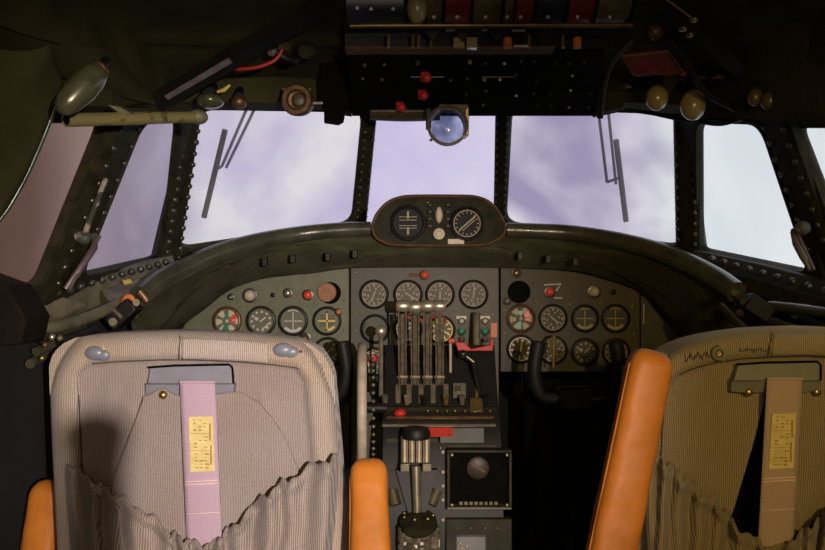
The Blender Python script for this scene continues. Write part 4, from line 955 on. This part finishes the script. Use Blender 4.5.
topL = [(48, 372), (49.5, 364), (52, 356), (57, 349), (64, 343), (75, 338), (90, 335), (120, 332.5), (160, 331), (195, 331), (240, 333), (275, 336), (297, 339), (312, 345), (323, 354), (330, 366), (333, 376), (334, 384)]
lL = [(330, 49), (372, 49), (450, 52), (550, 57), (720, 62)]; rL = [(330, 333), (384, 334), (450, 340), (550, 349), (720, 356)]
seat('pale lilac grey striped pilot seat on the left with one orange armrest lit brightly', lambda x, y: (x, y), topL, lL, rL, M['fabA'], M['fabAp'], M['fabA2'], M['fabAr'],
     [(66, 462), (84, 474), (105, 488), (128, 500), (150, 516), (172, 533), (190, 541), (206, 543), (224, 533), (246, 513), (264, 495), (290, 478), (324, 461), (338, 456)], M['pink'], M['platgrey'],
     [((369, 459, 1.44), (373, 640, 1.30), 36, 'bright orange leather armrest'), ((52, 480, 1.59), (34, 612, 1.56), 34, 'shadowed orange leather armrest')], None, 0, False)
def mpR(x, y): return x+587-(y-383)*.099, y-3
topR = [(52, 372), (58, 367), (68, 362), (80, 356), (95, 347), (110, 341), (130, 336), (155, 332.5), (180, 331), (215, 330), (240, 331), (275, 334), (297, 338), (312, 344), (323, 354), (330, 366), (333, 376), (334, 384)]
seat('dim olive brown striped pilot seat on the right with its orange armrest folded up', mpR, topR, lL, rL, M['fabB'], M['fabBp'], M['fabB2'], M['fabBr'],
     [(66, 450), (80, 458), (94, 470), (112, 484), (132, 498), (150, 512), (166, 530), (190, 546), (206, 548), (224, 540), (246, 522), (264, 505), (290, 486), (324, 468), (338, 462)], M['warmweb'], M['platgreen'],
     [((652, 350, 1.40), (603, 590, 1.36), 42, 'orange leather armrest folded upright')], [(181, 392), (190, 396), (196, 470), (196, 545), (150, 548), (160, 510), (172, 450)], 4, True)

# unseen post added behind the camera to shade the left seat back
t = thing('shade_post', 'slim grey unseen post added in the aisle to cast shade on the left seat back', 'post', V(.1835, -.15, 0))
MB().tube([V(.1835, -.15, 0), V(.1835, -.15, 1.20), V(.1835, -.15, 1.235)], .0095, 16).build('post_tube', M['grey'], t); MB().ell(V(.1835, -.15, 1.238), .011, .011, .009).build('post_knob', M['black'], t)

# ------------------------------------------------------------------ sky seen through the windows
w = bpy.data.worlds.new('sky'); SC.world = w; w.use_nodes = True
nt = w.node_tree; tc = nt.nodes.new('ShaderNodeTexCoord'); sp = nt.nodes.new('ShaderNodeSeparateXYZ'); nt.links.new(tc.outputs['Generated'], sp.inputs[0])
ma = nt.nodes.new('ShaderNodeMath'); ma.operation = 'MULTIPLY_ADD'; ma.inputs[1].default_value = .5; ma.inputs[2].default_value = .5; nt.links.new(sp.outputs['X'], ma.inputs[0])
r = nt.nodes.new('ShaderNodeValToRGB'); el = r.color_ramp.elements
stops = [(.0, (.10, .07, .055)), (.285, (.16, .115, .10)), (.315, (.38, .32, .35)), (.355, (.47, .43, .51)), (.375, (.74, .70, .80)), (.50, (.80, .76, .86)), (.63, (.80, .76, .86)), (.68, (.76, .79, .80)), (1, (.70, .74, .76))]
el[0].position, el[0].color = stops[0][0], (*stops[0][1], 1); el[1].position, el[1].color = stops[-1][0], (*stops[-1][1], 1)
for p, c in stops[1:-1]: e = el.new(p); e.color = (*c, 1)
nt.links.new(ma.outputs[0], r.inputs['Fac']); nt.links.new(r.outputs['Color'], nt.nodes['Background'].inputs['Color']); nt.nodes['Background'].inputs['Strength'].default_value = 1.1

# ------------------------------------------------------------------ cabin lamps behind the camera
def spot(name, loc, tgt, col, W_, ang, blend, rad):
    l = bpy.data.lights.new(name, 'SPOT'); l.color = col; l.energy = W_; l.spot_size = math.radians(ang); l.spot_blend = blend; l.shadow_soft_size = rad
    o = bpy.data.objects.new(name, l); COL.objects.link(o); o.location = loc; o.rotation_euler = (Vector(tgt)-Vector(loc)).to_track_quat('-Z', 'Y').to_euler(); return o
def point(name, loc, col, W_, rad):
    l = bpy.data.lights.new(name, 'POINT'); l.color = col; l.energy = W_; l.shadow_soft_size = rad
    o = bpy.data.objects.new(name, l); COL.objects.link(o); o.location = loc; return o
spot('doorway_lamp', (.35, -.50, CZ+.05), (-.25, 1.44, CZ-.20), (1, .85, .79), 215, 46, 1., .006)
spot('aisle_lamp', (.55, -.55, CZ+.30), (.62, 1.44, CZ-.12), (1, .66, .18), 50, 40, .9, .03)
point('dome_lamp', (.0, -.55, CZ+.28), (1, .66, .24), 12, .06)

# ------------------------------------------------------------------ camera and view
cd = bpy.data.cameras.new('camera'); cd.sensor_width = 36; cd.lens = 36*F/825; cd.clip_start = .02
co = bpy.data.objects.new('camera', cd); COL.objects.link(co); co.location = (0, 0, CZ); co.rotation_euler = (PI/2, 0, 0); SC.camera = co
vs_ = SC.view_settings; vs_.view_transform = 'Standard'; vs_.look = 'None'; vs_.exposure = 0; vs_.gamma = 1
SC.cycles.use_denoising = True; SC.cycles.max_bounces = 6; SC.cycles.transparent_max_bounces = 8; SC.cycles.sample_clamp_indirect = 2
